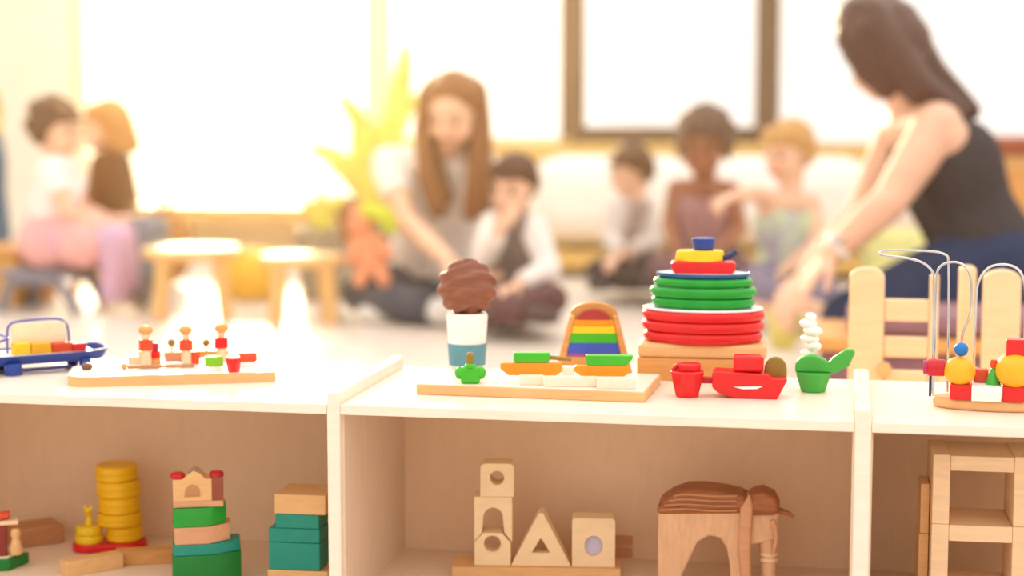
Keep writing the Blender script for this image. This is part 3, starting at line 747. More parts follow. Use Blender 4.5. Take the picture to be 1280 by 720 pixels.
# brown box under the coats, coat on the wall
a = floor_at(8, 5.5)
t = thing('wooden_crate', 'brown wooden crate beside the girl in pink', 'crate', (a.x - .08, 5.5, 0))
zc = PY(8, 312, 5.5).z
MB().box(-.2, .115, 0, .3, 0, zc - .02).build('body', M['bench'], t, bevel=.006)
MB().box(-.21, .125, -.01, .31, zc - .02, zc).build('lid', M['honey'], t, bevel=.006)
a = PY(-10, 200, 6.3)
t = thing('coat_stand', 'coat stand with blue coat and yellow-green hood beside the wooden crate', 'coat stand', (a.x - .06, 6.3, 0))
zt_, zm, zl_ = PY(0, 100, 6.3).z, PY(0, 170, 6.3).z, PY(0, 305, 6.3).z
MB().cyl(0, 0, 0, zt_ + .05, .016).build('pole', M['walnut'], t)
MB().cyl(0, 0, 0, .03, .17, bev=.008).build('base', M['walnut'], t)
MB().lathe([(0, zm + .02), (.1, zm), (.115, zm - .1), (.11, zl_ + .2), (.125, zl_ + .02), (.1, zl_)], sy=.7).build('coat', mat('slate_blue_cloth', (92, 116, 140), .9), t)
MB().lathe([(0, zl_ + .02), (.115, zl_ + .05), (.12, zl_ - .12), (.09, zl_ - .14)], sy=.7).build('bag', mat('dark_cloth', (70, 56, 56), .9), t)
MB().lathe([(.03, zt_), (.085, zt_ - .04), (.1, (zt_ + zm) / 2), (.09, zm - .01), (.05, zm - .02)], sy=.8).build('hood', mat('yellow_green_cloth', (196, 190, 40), .9), t)
# brown backpack behind the girls
a = floor_at(207, 6.3)
t = thing('backpack', 'brown soft backpack on the floor behind the round stool', 'bag', (a.x, 6.3, 0))
zb_ = PY(207, 256, 6.3).z
MB().ball((0, 0, zb_ * .5), (.11, .09, zb_ * .5)).build('body', mat('brown_bag_cloth', (176, 120, 62), .8), t)
MB().ball((0, -.07, zb_ * .32), (.07, .045, zb_ * .25)).build('pocket', mat('brown_bag_cloth', (176, 120, 62), .8), t)
MB().tube([(-.03, 0, zb_ * .98), (0, 0, zb_ * 1.08), (.03, 0, zb_ * .98)], .008, smooth=2).build('handle', M['walnut'], t)
# palm in a pot
Yp = 6.7
a = PY(468, 300, Yp); k = KZ(a)
t = thing('potted_palm', 'yellow-green palm in a grey pot before the bright window', 'plant', (a.x, Yp, 0))
MB().lathe([(0, 0), (.09, 0), (.11, .02), (.13, .22), (.135, .24), (.12, .24), (.115, .2), (0, .2)]).build('pot', mat('grey_pot', (150, 140, 120), .6), t)
MB().lathe([(0, .2), (.11, .2), (.08, .215), (0, .22)]).build('soil', M['walnut'], t)
def frond(pts, w, n=9):
    """an arching leaf blade with a folded midrib, tapering to both ends"""
    b = MB(); pts = [V(p) for p in pts]
    for _ in range(2): pts = [pts[0]] + [p for a_, c_ in zip(pts, pts[1:]) for p in (a_.lerp(c_, .25), a_.lerp(c_, .75))] + [pts[-1]]
    m = len(pts); rows = []
    for i, p in enumerate(pts):
        tt = (pts[min(i + 1, m - 1)] - pts[max(i - 1, 0)]).normalized()
        s_ = tt.cross(V((0, 1, 0)) if abs(tt.y) < .9 else V((1, 0, 0))).normalized()
        u = i / (m - 1); ww = w * (sin(pi * min(1, .08 + u * .95)) ** .7) + .003
        up = s_.cross(tt).normalized(); ww *= .35 + .65 * min(1, u * 2.2)
        rows.append([b.bm.verts.new(p + s_ * (-ww) + up * ww * .25), b.bm.verts.new(p), b.bm.verts.new(p + s_ * ww + up * ww * .25),
                     b.bm.verts.new(p + s_ * ww * .95 + up * (ww * .25 - .004)), b.bm.verts.new(p - up * .006), b.bm.verts.new(p - s_ * ww * .95 + up * (ww * .25 - .004))])
    for A, B in zip(rows, rows[1:]):
        for j in range(6):
            l = (j + 1) % 6
            b.bm.faces.new((A[j], A[l], B[l], B[j]))
    b.bm.faces.new(rows[0]); b.bm.faces.new(rows[-1])
    return b
def rel(x, y, dy=0): 
    p_ = PY(x, y, Yp + dy); return p_ - V((a.x, Yp, 0))
for pts, w in (([rel(470, 290), rel(478, 200, .05), rel(500, 120, .1), rel(508, 52, .15)], .05),
               ([rel(470, 290), rel(470, 220), rel(455, 160, -.05), rel(425, 118, -.1)], .045),
               ([rel(470, 290), rel(475, 210), rel(490, 150, .05), rel(522, 118, .1)], .06),
               ([rel(470, 290), rel(455, 230, .1), rel(425, 200, .15), rel(385, 182, .2)], .045),
               ([rel(470, 290), rel(462, 250, -.1), rel(440, 215, -.15), rel(412, 205, -.2)], .05),
               ([rel(470, 290), rel(482, 230, .1), rel(512, 190, .15), rel(528, 175, .2)], .05),
               ([rel(470, 290), rel(468, 230, -.1), rel(452, 190, -.15), rel(446, 150, -.15)], .055),
               ([rel(470, 290), rel(445, 262, -.1), rel(420, 252, -.1), rel(398, 262, -.12)], .035)):
    frond(pts, w).build('leaf', M['leafplant'], t)
a = floor_at(318, 5.9)
zb_ = PY(318, 312, 5.9).z
t = thing('pouf', 'golden yellow round floor pouf between the two round stools', 'pouf', a)
MB().lathe([(0, 0), (.1, 0), (.13, .03), (.14, zb_ * .5), (.12, zb_ - .02), (.07, zb_), (0, zb_)], sx=.75).build('body', cloth('golden_cloth', (244, 190, 60)), t, angle=180)
MB().cyl(0, 0, zb_ - .003, zb_ + .006, .015, bev=.003).build('button', M['honey'], t)
# small grey planter by the bench
a = floor_at(402, 5.9); k2 = KZ(V((a.x, 5.9, .3)))
t = thing('small_planter', 'small grey pot with a green sprig by the second stool', 'plant', a)
zb_ = PY(402, 285, 5.9).z
MB().lathe([(0, 0), (.07, 0), (.09, zb_ * .6), (.095, zb_), (.08, zb_), (.075, zb_ - .03), (0, zb_ - .03)]).build('pot', mat('grey_pot', (150, 140, 120), .6), t)
for (x, z) in ((-.06, .1), (0, .13), (.06, .09)):
    frond([(0, 0, zb_ - .03), (x * .5, 0, zb_ + z * .6), (x, -.02, zb_ + z)], .02).build('leaf', M['leafplant'], t)
# lime cushion, play cup near the hand
a = PY(1118, 288, 5.6)
tag(MB().box(-.10, .10, -.05, .05, -.145, .145, rot=(R(-12), 0, R(8))).build('cushion', cloth('lime_cushion', (226, 222, 150)), loc=(a.x, 5.6, .152), bevel=.045), 'yellow-lime cushion standing behind the bare arm', 'cushion')
a = floor_at(981, 4.95)
t = thing('toy_cup', 'yellow-green toy cup under the hand of the dark-haired woman', 'cup', a)
zb_ = PY(981, 386, 4.95).z
MB().lathe([(0, 0), (.03, 0), (.038, .02), (.044, zb_ * .6), (.043, zb_), (.039, zb_), (.035, .03), (0, .025)]).build('cup', mat('lemon_plastic', (224, 208, 110), .35), t)
MB().tube([(.04, 0, zb_ * .8), (.064, 0, zb_ * .7), (.064, 0, zb_ * .4), (.04, 0, zb_ * .3)], .008, smooth=2).build('handle', mat('lemon_plastic', (224, 208, 110), .35), t)
# ------------------------------------------------------------------ people
def add_capsule(bm, p0, r0, p1, r1, flat=False, seg=16, ell=None):
    p0, p1 = V(p0), V(p1); d = p1 - p0; L = d.length
    if L < 1e-5: d = V((0, 0, 1)); L = 1e-5
    q = d.to_track_quat('Z', 'Y').to_matrix() if d.length > 1e-6 else Matrix.Identity(3)
    prof = []
    if flat: prof = [(0, 0), (r0, 0), (r1, L), (0, L)]
    else:
        n = 5
        prof = [(0, -r0)] + [(r0 * sin(pi / 2 * i / n), -r0 * cos(pi / 2 * i / n)) for i in range(1, n + 1)]
        prof += [(r1 * cos(pi / 2 * i / n), L + r1 * sin(pi / 2 * i / n)) for i in range(0, n)] + [(0, L + r1)]
    rings = []
    for r, z in prof:
        if r < 1e-7: rings.append([bm.verts.new(p0 + q @ V((0, 0, z)))])
        else: rings.append([bm.verts.new(p0 + q @ V((r * cos(2 * pi * i / seg), r * sin(2 * pi * i / seg), z))) for i in range(seg)])
    for a, b in zip(rings, rings[1:]):
        for i in range(seg):
            j = (i + 1) % seg
            if len(a) == 1: bm.faces.new((a[0], b[j], b[i]))
            elif len(b) == 1: bm.faces.new((a[i], a[j], b[0]))
            else: bm.faces.new((a[i], a[j], b[j], b[i]))
def add_ell(bm, c, r, M3):
    q = bmesh.ops.create_icosphere(bm, subdivisions=3, radius=1)
    for v in q['verts']: v.co = V(c) + M3 @ V((v.co.x * r[0], v.co.y * r[1], v.co.z * r[2]))

def blob(name, prims, m, parent=None, origin=V((0, 0, 0)), voxel=.006, smooth=4):
    bm = bmesh.new()
    for p in prims:
        if p[0] == 'c': add_capsule(bm, *p[1:5])
        elif p[0] == 'f': add_capsule(bm, *p[1:5], flat=True)
        else: add_ell(bm, *p[1:4])
    for v in bm.verts: v.co -= origin
    me = bpy.data.meshes.new(name + '_raw'); bm.to_mesh(me); bm.free()
    o = bpy.data.objects.new(name, me); COL.objects.link(o)
    r = o.modifiers.new('r', 'REMESH'); r.mode = 'VOXEL'; r.voxel_size = voxel; r.use_smooth_shade = True
    if smooth:
        s = o.modifiers.new('s', 'SMOOTH'); s.factor = .5; s.iterations = smooth
    bpy.context.view_layer.update()
    dg = bpy.context.evaluated_depsgraph_get()
    new = bpy.data.meshes.new_from_object(o.evaluated_get(dg))
    o.modifiers.clear(); o.data = new; bpy.data.meshes.remove(me); new.name = name
    new.materials.clear(); new.materials.append(m)
    for p in new.polygons: p.use_smooth = True
    if parent: o.parent = parent
    else: o.location = origin
    return o

def hand_prims(wr, tip_dir, normal, S, curl, thumb_side):
    d = tip_dir.normalized(); n = (normal - d * normal.dot(d)).normalized(); s = d.cross(n)
    P = []
    for o in (-.027, -.009, .009, .027):
        P.append(('c', wr + s * o * .6 * S, .013 * S, wr + d * .082 * S + s * o * S, .0115 * S))
    for i, (o, L) in enumerate(((-.031, .062), (-.0105, .078), (.0105, .084), (.031, .074))):
        b = wr + d * .088 * S + s * o * S; a = curl * .6; dd = d + s * o * 1.6
        dd.normalize()
        for j, fr in enumerate((.45, .32, .25)):
            q = dd * cos(a) + n * sin(a); e = b + q * L * fr * S
            P.append(('c', b, (.0098 - .001 * j) * S, e, (.0088 - .001 * j) * S)); b = e; a += curl
    b = wr + d * .02 * S + s * thumb_side * .028 * S
    e1 = b + (d * .7 + s * thumb_side * .7 + n * .25).normalized() * .045 * S
    e2 = e1 + (d * .9 + s * thumb_side * .25 + n * .35).normalized() * .034 * S
    P += [('c', b, .0135 * S, e1, .0105 * S), ('c', e1, .0105 * S, e2, .0085 * S)]
    return P

def head_frame(fwd, up):
    f = V(fwd).normalized(); u = V(up); u = (u - f * u.dot(f)).normalized(); r = f.cross(u)
    return Matrix((r, f, u)).transposed()          # columns: right, forward, up

def person(label, J, S, skin, hs, gaze, headup=(0, 0, 1), hair=None, hairm=None, strands=(), fringe=True, top=None, topm=None, sleeve=0, legs=True, legm=None, leglen=1.0,
           shoe=None, bulk=1.0, curl=(.4, .4), palm=(None, None), extra=None, group=None, skirt=None, midriff=None):
    """J: joints in world space. hs: head height in metres. S: body scale against a 1.65 m adult."""
    hd = J['head']; hf = head_frame(gaze, headup)
    Hd = lambda x, y, z: hd + hf @ V((x * hs, y * hs, z * hs))
    hipc = (J['hipL'] + J['hipR']) / 2; shc = (J['shL'] + J['shR']) / 2
    lat = (J['shR'] - J['shL']).normalized(); hlat = (J['hipR'] - J['hipL']).normalized()
    upb = (shc - hipc).normalized(); front = lat.cross(upb) * -1
    rb = lambda v: v * S * bulk
    body = []
    # head: skull, face, jaw, nose, ears, brow, lips
    E = lambda c, r: body.append(('e', Hd(*c), tuple(x * hs for x in r), hf))
    E((0, -.06, .10), (.335, .40, .36)); E((0, .10, -.08), (.285, .29, .36)); E((0, .17, -.30), (.19, .19, .16))
    E((-.17, .22, -.16), (.12, .12, .13)); E((.17, .22, -.16), (.12, .12, .13))
    body.append(('c', Hd(0, .37, .02), .03 * hs, Hd(0, .45, -.11), .055 * hs))
    for s in (-1, 1):
        E((s * .335, -.03, -.04), (.045, .075, .115))
        body.append(('c', Hd(s * .05, .375, .085), .03 * hs, Hd(s * .2, .31, .08), .03 * hs))
    body.append(('c', Hd(-.07, .345, -.245), .032 * hs, Hd(.07, .345, -.245), .032 * hs))
    # neck and torso
    nb = shc + upb * .02 * S
    body.append(('c', Hd(0, -.1, -.25), .2 * hs, nb, rb(.052)))
    chest = shc - upb * .11 * S + front * .012 * S
    waist = hipc.lerp(shc, .42)
    tor = []
    for s in (-1, 1):
        tor.append(('c', chest + lat * s * rb(.07), rb(.088), waist + lat * s * rb(.055), rb(.078)))
        tor.append(('c', waist + lat * s * rb(.055), rb(.078), hipc + hlat * s * rb(.07), rb(.098)))
        tor.append(('c', shc + lat * s * rb(.03), rb(.06), (J['shL'] if s < 0 else J['shR']), rb(.05)))
        tor.append(('c', chest + lat * s * rb(.07), rb(.085), (J['shL'] if s < 0 else J['shR']) - upb * .03 * S, rb(.05)))
    body += tor
    for k, sd in (('L', -1), ('R', 1)):
        sh, el, wr, ha = J['sh' + k], J['el' + k], J['wr' + k], J['ha' + k]
        body += [('c', sh, rb(.05), sh.lerp(el, .5), rb(.044)), ('c', sh.lerp(el, .5), rb(.044), el, rb(.036)),
                 ('c', el, rb(.037), el.lerp(wr, .35), rb(.037)), ('c', el.lerp(wr, .35), rb(.037), wr, rb(.025))]
        pn = palm[0 if sd < 0 else 1]
        pn = V(pn) if pn is not None else V((0, .1, -1))
        body += hand_prims(wr, ha - wr, pn, S * 1.0, curl[0 if sd < 0 else 1], sd if pn.z < 0 else -sd)
    lg = []
    for k in 'LR':
        hp, kn, an, to = J['hip' + k], J['kn' + k], J['an' + k], J['to' + k]
        lg += [('c', hp, rb(.092), hp.lerp(kn, .5), rb(.076)), ('c', hp.lerp(kn, .5), rb(.076), kn, rb(.056)), ('c', kn, rb(.055), kn.lerp(an, .35), rb(.055)), ('c', kn.lerp(an, .35), rb(.055), an, rb(.036))]
        body += [('c', an, rb(.035), an + (an - kn).normalized() * .03 * S, rb(.034)), ('c', an + (an - kn).normalized() * .03 * S, rb(.034), an.lerp(to, .6), rb(.034)), ('c', an.lerp(to, .6) - V((0, 0, .005)), rb(.034), to, rb(.024))]
    body += lg
    low = min(J[k].z for k in ('toL', 'toR', 'anL', 'anR', 'hipL', 'knL'))
    org = V((hipc.x, hipc.y, 0))
    pb = blob('person', body, skin, None, org, .0055, 5)
    tag(pb, label, 'person', group)
    # eyes, brows, mouth
    for s in (-1, 1):
        b = MB(); b.ball(tuple(Hd(s * .135, .318, .02) - org), .048 * hs, seg=16); b.build('eye', M['eyewhite'], pb)
        b = MB(); b.tube([Hd(s * .06, .40, .115) - org, Hd(s * .14, .39, .14) - org, Hd(s * .22, .33, .12) - org], .016 * hs, smooth=1); b.build('eyebrow', hairm, pb)
    b = MB(); b.tube([Hd(-.09, .355, -.235) - org, Hd(0, .39, -.25) - org, Hd(.09, .355, -.235) - org], .026 * hs, smooth=1); b.build('mouth', M['lips'], pb)
    inf = lambda P, g: [(p[0], p[1], p[2] + g, p[3], p[4] + g) for p in P]
    # clothes
    if top:
        sp = inf(tor, .011)
        if top == 'tank_top':
            sp = [p for i, p in enumerate(inf(tor, .011)) if i % 4 < 2]
            for s in (-1, 1): sp.append(('c', chest + lat * s * rb(.075), rb(.07), shc + lat * s * rb(.072) + upb * .012 * S, rb(.042)))
        if sleeve:
            for k in 'LR':
                sh, el, wr = J['sh' + k], J['el' + k], J['wr' + k]
                e = sh.lerp(el, min(1, sleeve))
                sp += [('c', sh, rb(.05) + .012, sh.lerp(e, .5), rb(.048) + .012), ('f', sh.lerp(e, .4), rb(.05) + .012, e, rb(.043) + .015)]
                if sleeve > 1:
                    w = el.lerp(wr, sleeve - 1); sp += [('c', el, rb(.04) + .012, el.lerp(w, .3), rb(.04) + .012), ('f', el.lerp(w, .1), rb(.04) + .012, w, rb(.03) + .012)]
        # the neckline stays open: keep the yoke below the collar
        blob(top, sp, topm, pb, org, .007, 4)
    if legm:
        lp = inf([p for p in lg], .011)
        cut = []
        for k in 'LR':
            hp, kn, an = J['hip' + k], J['kn' + k], J['an' + k]
            cut += [('c', hp, rb(.092) + .011, hp.lerp(kn, .5), rb(.078) + .011), ('c', hp.lerp(kn, .5), rb(.078) + .011, kn, rb(.058) + .011),
                    ('c', kn, rb(.057) + .011, kn.lerp(an, .4), rb(.056) + .011), ('f', kn.lerp(an, .3), rb(.057) + .011, kn.lerp(an, .93 * leglen), rb(.042) + .013)]
        cut += [('c', hipc + hlat * -rb(.06), rb(.1) + .012, hipc + hlat * rb(.06), rb(.1) + .012),
                ('f', hipc.lerp(shc, -.02), rb(.13), hipc.lerp(shc, .16), rb(.115) + .01)]
        blob('trousers', cut, legm, pb, org, .007, 4)
    if skirt: blob('skirt', [('c', hipc + hlat * -rb(.08), rb(.15), hipc + hlat * rb(.08), rb(.15)), ('c', hipc, rb(.15), hipc.lerp((J['knL'] + J['knR']) / 2, .5), rb(.15)), ('c', hipc + hlat * .05, rb(.13), J['hipL'].lerp(J['knL'], .5), rb(.14)), ('c', hipc - hlat * .05, rb(.13), J['hipR'].lerp(J['knR'], .5), rb(.14)), ('c', hipc, rb(.145), hipc.lerp(shc, .22), rb(.13))], skirt, pb, org, .007, 4)
    if shoe:
        for k in 'LR':
            an, to = J['an' + k], J['to' + k]
            blob('shoe', [('c', an, rb(.045), an.lerp(to, .6), rb(.045)), ('c', an.lerp(to, .6), rb(.045), to + (to - an).normalized() * .01, rb(.034))], shoe, pb, org, .006, 3)
    # hair
    hp_ = []
    HE = lambda c, r: hp_.append(('e', Hd(*c), tuple(x * hs for x in r), hf))
    if hair in ('short', 'bob', 'long', 'curly'):
        HE((0, -.13, .17), (.385, .41, .375))
        HE((0, -.25, 0), (.36, .32, .36))
        if fringe:
          for x in (-.24, -.12, 0, .12, .24): hp_.append(('c', Hd(x, .12, .44 - abs(x) * .3), .09 * hs, Hd(x * 1.15, .31 - abs(x) * .25, .25), .055 * hs))
        for s in (-1, 1): hp_.append(('c', Hd(s * .33, -.02, .2), .08 * hs, Hd(s * .355, -.04, -.02 if hair == 'short' else -.2), .06 * hs))
    if hair == 'curly':
        rnd = random.Random(3)
        for i in range(70):
            a, e = rnd.uniform(0, 2 * pi), rnd.uniform(-.4, 1.5)
            c = (.40 * cos(a) * cos(e), -.14 + .43 * sin(a) * cos(e), .12 + .42 * sin(e))
            if c[1] < .12 or c[2] > .34: HE(c, (.10, .10, .10))
    if hair in ('bob', 'long'):
        for s in (-1, 1):
            for y in (-.28, -.14, 0): hp_.append(('c', Hd(s * .30, y, .1), .12 * hs, Hd(s * .34, y - .03, -.42), .10 * hs))
        hp_.append(('c', Hd(0, -.34, .1), .22 * hs, Hd(0, -.38, -.42), .2 * hs))
    for pts, r0, r1 in strands:
        for a_, b_, t0, t1 in zip(pts, pts[1:], range(len(pts)), range(1, len(pts))):
            n = len(pts) - 1
            hp_.append(('c', a_, r0 + (r1 - r0) * t0 / n, b_, r0 + (r1 - r0) * t1 / n))
    if hp_: blob('hair', hp_, hairm, pb, org, .006, 3)
    if extra: extra(pb, org, Hd)
    return pb

def P3(x, y, Y): return PY(x, y, Y)
G = lambda *a: V(a)

# girl in pink, seated, facing her friend
Y = 5.45
J = dict(head=P3(72, 163, Y), shL=P3(84, 212, Y + .1), shR=P3(64, 212, Y - .1), elL=P3(104, 262, Y + .12), elR=P3(86, 266, Y - .13), wrL=P3(140, 276, Y + .1), wrR=P3(128, 282, Y - .08),
         haL=P3(152, 272, Y + .12), haR=P3(146, 278, Y + .02), hipL=P3(62, 300, Y + .07), hipR=P3(60, 301, Y - .07), knL=P3(152, 296, Y + .06), knR=P3(146, 300, Y - .07),
         anL=P3(160, 378, Y + .08), anR=P3(140, 384, Y - .06), toL=P3(182, 388, Y + .06), toR=P3(166, 395, Y - .08))
person('girl with dark wavy hair in a white and pink top and lilac leggings, seated', J, .66, M['skin_a'], .185, (1, -.12, -.22), hair='curly', hairm=M['hair_brown'],
       top='shirt', topm=cloth('pink_white_cotton', (254, 242, 238), .03), sleeve=.55, legm=cloth('lilac_leggings', (214, 176, 204)), leglen=.97, shoe=mat('cream_shoe', (240, 220, 190), .6),
       skirt=cloth('pink_tunic_hem', (246, 184, 182)), bulk=1.02)
M['greychair'] = paint('grey_chair_lacquer', (142, 138, 148), .5)
# her chair: grey tube frame
a = P3(62, 326, Y); zs = P3(62, 334, Y).z
t = thing('chair', 'low grey tube chair under the girl in pink', 'chair', (a.x, Y, 0))
MB().box(-.13, .13, -.13, .13, zs - .022, zs - .002).build('seat', M['greychair'], t, bevel=.008)
for s in (-1, 1): MB().tube([(-.12, s * .11, 0), (-.10, s * .11, zs - .06), (-.07, s * .11, zs - .03), (.07, s * .11, zs - .03), (.10, s * .11, zs - .06), (.15, s * .11, 0)], .018, smooth=2).build('leg_frame', M['greychair'], t)

# friend in brown
Y = 5.85
J = dict(head=P3(131, 160, Y), shL=P3(128, 205, Y - .1), shR=P3(150, 205, Y + .1), elL=P3(122, 255, Y - .13), elR=P3(160, 252, Y + .13), wrL=P3(148, 282, Y - .12), wrR=P3(168, 278, Y + .02),
         haL=P3(162, 284, Y - .14), haR=P3(160, 286, Y - .06), hipL=P3(140, 300, Y - .08), hipR=P3(150, 300, Y + .08), knL=P3(180, 288, Y - .26), knR=P3(194, 286, Y - .12),
         anL=P3(172, 356, Y - .28), anR=P3(190, 352, Y - .14), toL=P3(180, 372, Y - .36), toR=P3(200, 366, Y - .22))
person('girl with golden brown hair in a dark brown top and grey-blue trousers, seated', J, .66, M['skin_b'], .185, (-.85, -.5, -.25), hair='long', hairm=mat('golden_hair', (196, 134, 62), .5, 'fabric', .4, .2, 40, stretch=(6, 6, 1), bump=.4),
       top='shirt', topm=cloth('brown_knit', (112, 64, 34)), sleeve=1.6, legm=cloth('grey_blue_denim', (124, 132, 150)), shoe=mat('grey_shoe', (120, 112, 112), .6))
a = P3(146, 320, Y); zs = P3(146, 334, Y).z
t = thing('chair', 'low wooden chair under the girl in dark brown', 'chair', (a.x, Y, 0))
MB().box(-.13, .13, -.12, .12, zs - .025, zs - .003).build('seat', M['stool'], t, bevel=.008)
for sx in (-1, 1):
    for sy in (-1, 1): MB().tube([(sx * .1, sy * .09, zs - .02), (sx * .125, sy * .11, 0)], .014).build('leg', M['stool'], t)

# woman with long hair, on the floor
Y = 5.6
J = dict(head=P3(567, 141, Y - .12), shL=P3(486, 204, Y - .02), shR=P3(606, 212, Y + .02), elL=P3(508, 276, Y - .18), elR=P3(650, 290, Y - .12), wrL=P3(562, 326, Y - .42), wrR=P3(622, 338, Y - .40),
         haL=P3(588, 348, Y - .46), haR=P3(600, 350, Y - .46), hipL=P3(505, 362, Y + .1), hipR=P3(572, 362, Y + .1), knL=P3(452, 366, Y - .26), knR=P3(640, 370, Y - .2),
         anL=P3(548, 388, Y - .36), anR=P3(500, 386, Y - .26), toL=P3(588, 392, Y - .38), toR=P3(462, 392, Y - .32))
st = []
hd = J['head']
RN = random.Random(8)
def S_(pts, r0=.05, r1=.03):
    w = [P3(*p) for p in pts]; st.append((w, r0, r1))
    for i in range(6):
        a, b = V([RN.uniform(-1, 1) for _ in range(3)]).normalized(), V([RN.uniform(-1, 1) for _ in range(3)]).normalized()
        st.append(([p + a.lerp(b, j / len(w)) * (r0 + (r1 - r0) * j / (len(w) - 1)) * .95 for j, p in enumerate(w)], .013, .009))
S_([(540, 118, Y - .08), (532, 160, Y - .08), (534, 215, Y - .12), (548, 262, Y - .14)], .045, .03)
S_([(545, 112, Y - .04), (538, 170, Y - .02), (546, 225, Y - .07), (556, 245, Y - .12)], .045, .03)
S_([(594, 118, Y - .08), (600, 165, Y - .1), (596, 225, Y - .16), (590, 266, Y - .18)], .045, .03)
S_([(590, 112, Y - .03), (600, 170, Y - .02), (604, 225, Y - .1), (600, 258, Y - .16)], .045, .03)
S_([(567, 114, Y - .04), (570, 170, Y + .05), (572, 230, Y + .05)], .075, .055)
person('woman with long chestnut hair in a white shirt and denim, sitting and reaching down', J, .97, M['skin_b'], .225, (-.12, -1, -.5), hair='short', hairm=M['hair_chest'], strands=st, fringe=False,
       top='shirt', topm=cloth('white_shirt', (246, 238, 230), .03), sleeve=.6, legm=cloth('grey_denim', (78, 82, 96)), bulk=.98, curl=(.5, .5), shoe=mat('white_sneaker', (232, 228, 222), .6))

# boy in the grey vest beside her
Y = 5.2
J = dict(head=P3(642, 232, Y), shL=P3(618, 282, Y), shR=P3(666, 284, Y), elL=P3(606, 322, Y - .08), elR=P3(686, 336, Y - .06), wrL=P3(622, 290, Y - .2), wrR=P3(648, 356, Y - .2),
         haL=P3(634, 272, Y - .22), haR=P3(622, 366, Y - .26), hipL=P3(632, 374, Y + .04), hipR=P3(664, 374, Y + .04), knL=P3(606, 380, Y - .22), knR=P3(690, 374, Y - .2),
         anL=P3(662, 392, Y - .28), anR=P3(628, 394, Y - .24), toL=P3(688, 396, Y - .3), toR=P3(600, 398, Y - .28))
person('boy with brown hair in a grey vest over white sleeves, hand at his mouth', J, .62, M['skin_a'], .18, (-.3, -1, -.35), hair='short', hairm=M['hair_brown'],
       top='vest', topm=cloth('grey_vest', (134, 118, 110)), sleeve=0, legm=cloth('mauve_brown_trousers', (112, 80, 78)), shoe=mat('brown_shoe', (92, 66, 58), .6), bulk=1.05,
       palm=((.4, .9, .2), None),
       extra=lambda pb, org, Hd: [blob('sleeve', [('c', J['sh' + k], .046, J['el' + k], .038), ('f', J['el' + k], .038, J['wr' + k].lerp(J['el' + k], .1), .03), ('c', J['el' + k], .037, J['el' + k], .037)], M['shirtwhite'], pb, org, .006, 3) for k in 'LR'] if 0 else None)

def sleeves(pb, J, m, r=1.0):
    org = pb.location.copy()
    for k in 'LR':
        blob('sleeve', [('c', J['sh' + k], .047 * r, J['el' + k], .038 * r), ('c', J['el' + k], .038 * r, J['el' + k].lerp(J['wr' + k], .5), .034 * r), ('f', J['el' + k].lerp(J['wr' + k], .3), .036 * r, J['el' + k].lerp(J['wr' + k], .92), .030 * r)], m, pb, org, .006, 3)
white_sleeve = cloth('white_sleeve', (240, 232, 226), .03)
sleeves(COL.objects['person.003'], J, white_sleeve)

# doll standing on the woman's knee
Y = 5.32
a = P3(455, 330, Y)
t = thing('doll', 'soft doll with brown hair and lime collar on the knee of the woman in white', 'doll', (a.x, Y, a.z))
D = lambda x, y, dy=0: P3(x, y, Y + dy) - V((a.x, Y, a.z))
blob('body', [('e', D(450, 275), (.052, .052, .058), Matrix.Identity(3)), ('c', D(458, 296), .03, D(466, 322), .045), ('c', D(444, 305, -.02), .022, D(440, 326, -.04), .018), ('c', D(472, 300, -.02), .022, D(486, 318, -.05), .018),
              ('c', D(460, 328), .03, D(450, 350, -.06), .024), ('c', D(472, 328), .03, D(480, 350, -.06), .024)], mat('doll_cloth', (232, 150, 112), .7), t, V((0, 0, 0)), .005, 3)
blob('hair', [('e', D(441, 270, .01), (.052, .055, .06), Matrix.Identity(3)), ('c', D(436, 280, .0), .03, D(434, 296), .024)], mat('doll_hair', (140, 92, 50), .8), t, V((0, 0, 0)), .005, 3)
blob('collar', [('c', D(458, 262, -.03), .024, D(480, 268, -.03), .03), ('c', D(480, 268, -.03), .03, D(488, 284, -.03), .024)], cloth('lime_felt', (196, 208, 60)), t, V((0, 0, 0)), .005, 3)

# small boy looking down
Y = 6.2
J = dict(head=P3(787, 214, Y), shL=P3(772, 262, Y - .07), shR=P3(806, 262, Y + .05), elL=P3(764, 298, Y - .12), elR=P3(816, 300, Y), wrL=P3(776, 318, Y - .22), wrR=P3(786, 316, Y - .16),
         haL=P3(766, 326, Y - .26), haR=P3(768, 322, Y - .22), hipL=P3(780, 338, Y), hipR=P3(806, 338, Y + .06), knL=P3(748, 340, Y - .16), knR=P3(820, 340, Y - .2),
         anL=P3(800, 352, Y - .28), anR=P3(766, 352, Y - .26), toL=P3(826, 356, Y - .3), toR=P3(744, 356, Y - .3))
pb = person('small boy with short brown hair and pale sleeves looking down at his hands', J, .6, M['skin_a'], .178, (-.85, -.5, -.35), hair='short', hairm=M['hair_brown'],
       top='vest', topm=cloth('taupe_vest', (176, 160, 152)), legm=cloth('dark_grey_trousers', (80, 66, 66)), shoe=mat('dark_shoe', (72, 60, 60), .6), bulk=1.05)
sleeves(pb, J, cloth('pale_grey_sleeve', (222, 212, 206), .04))

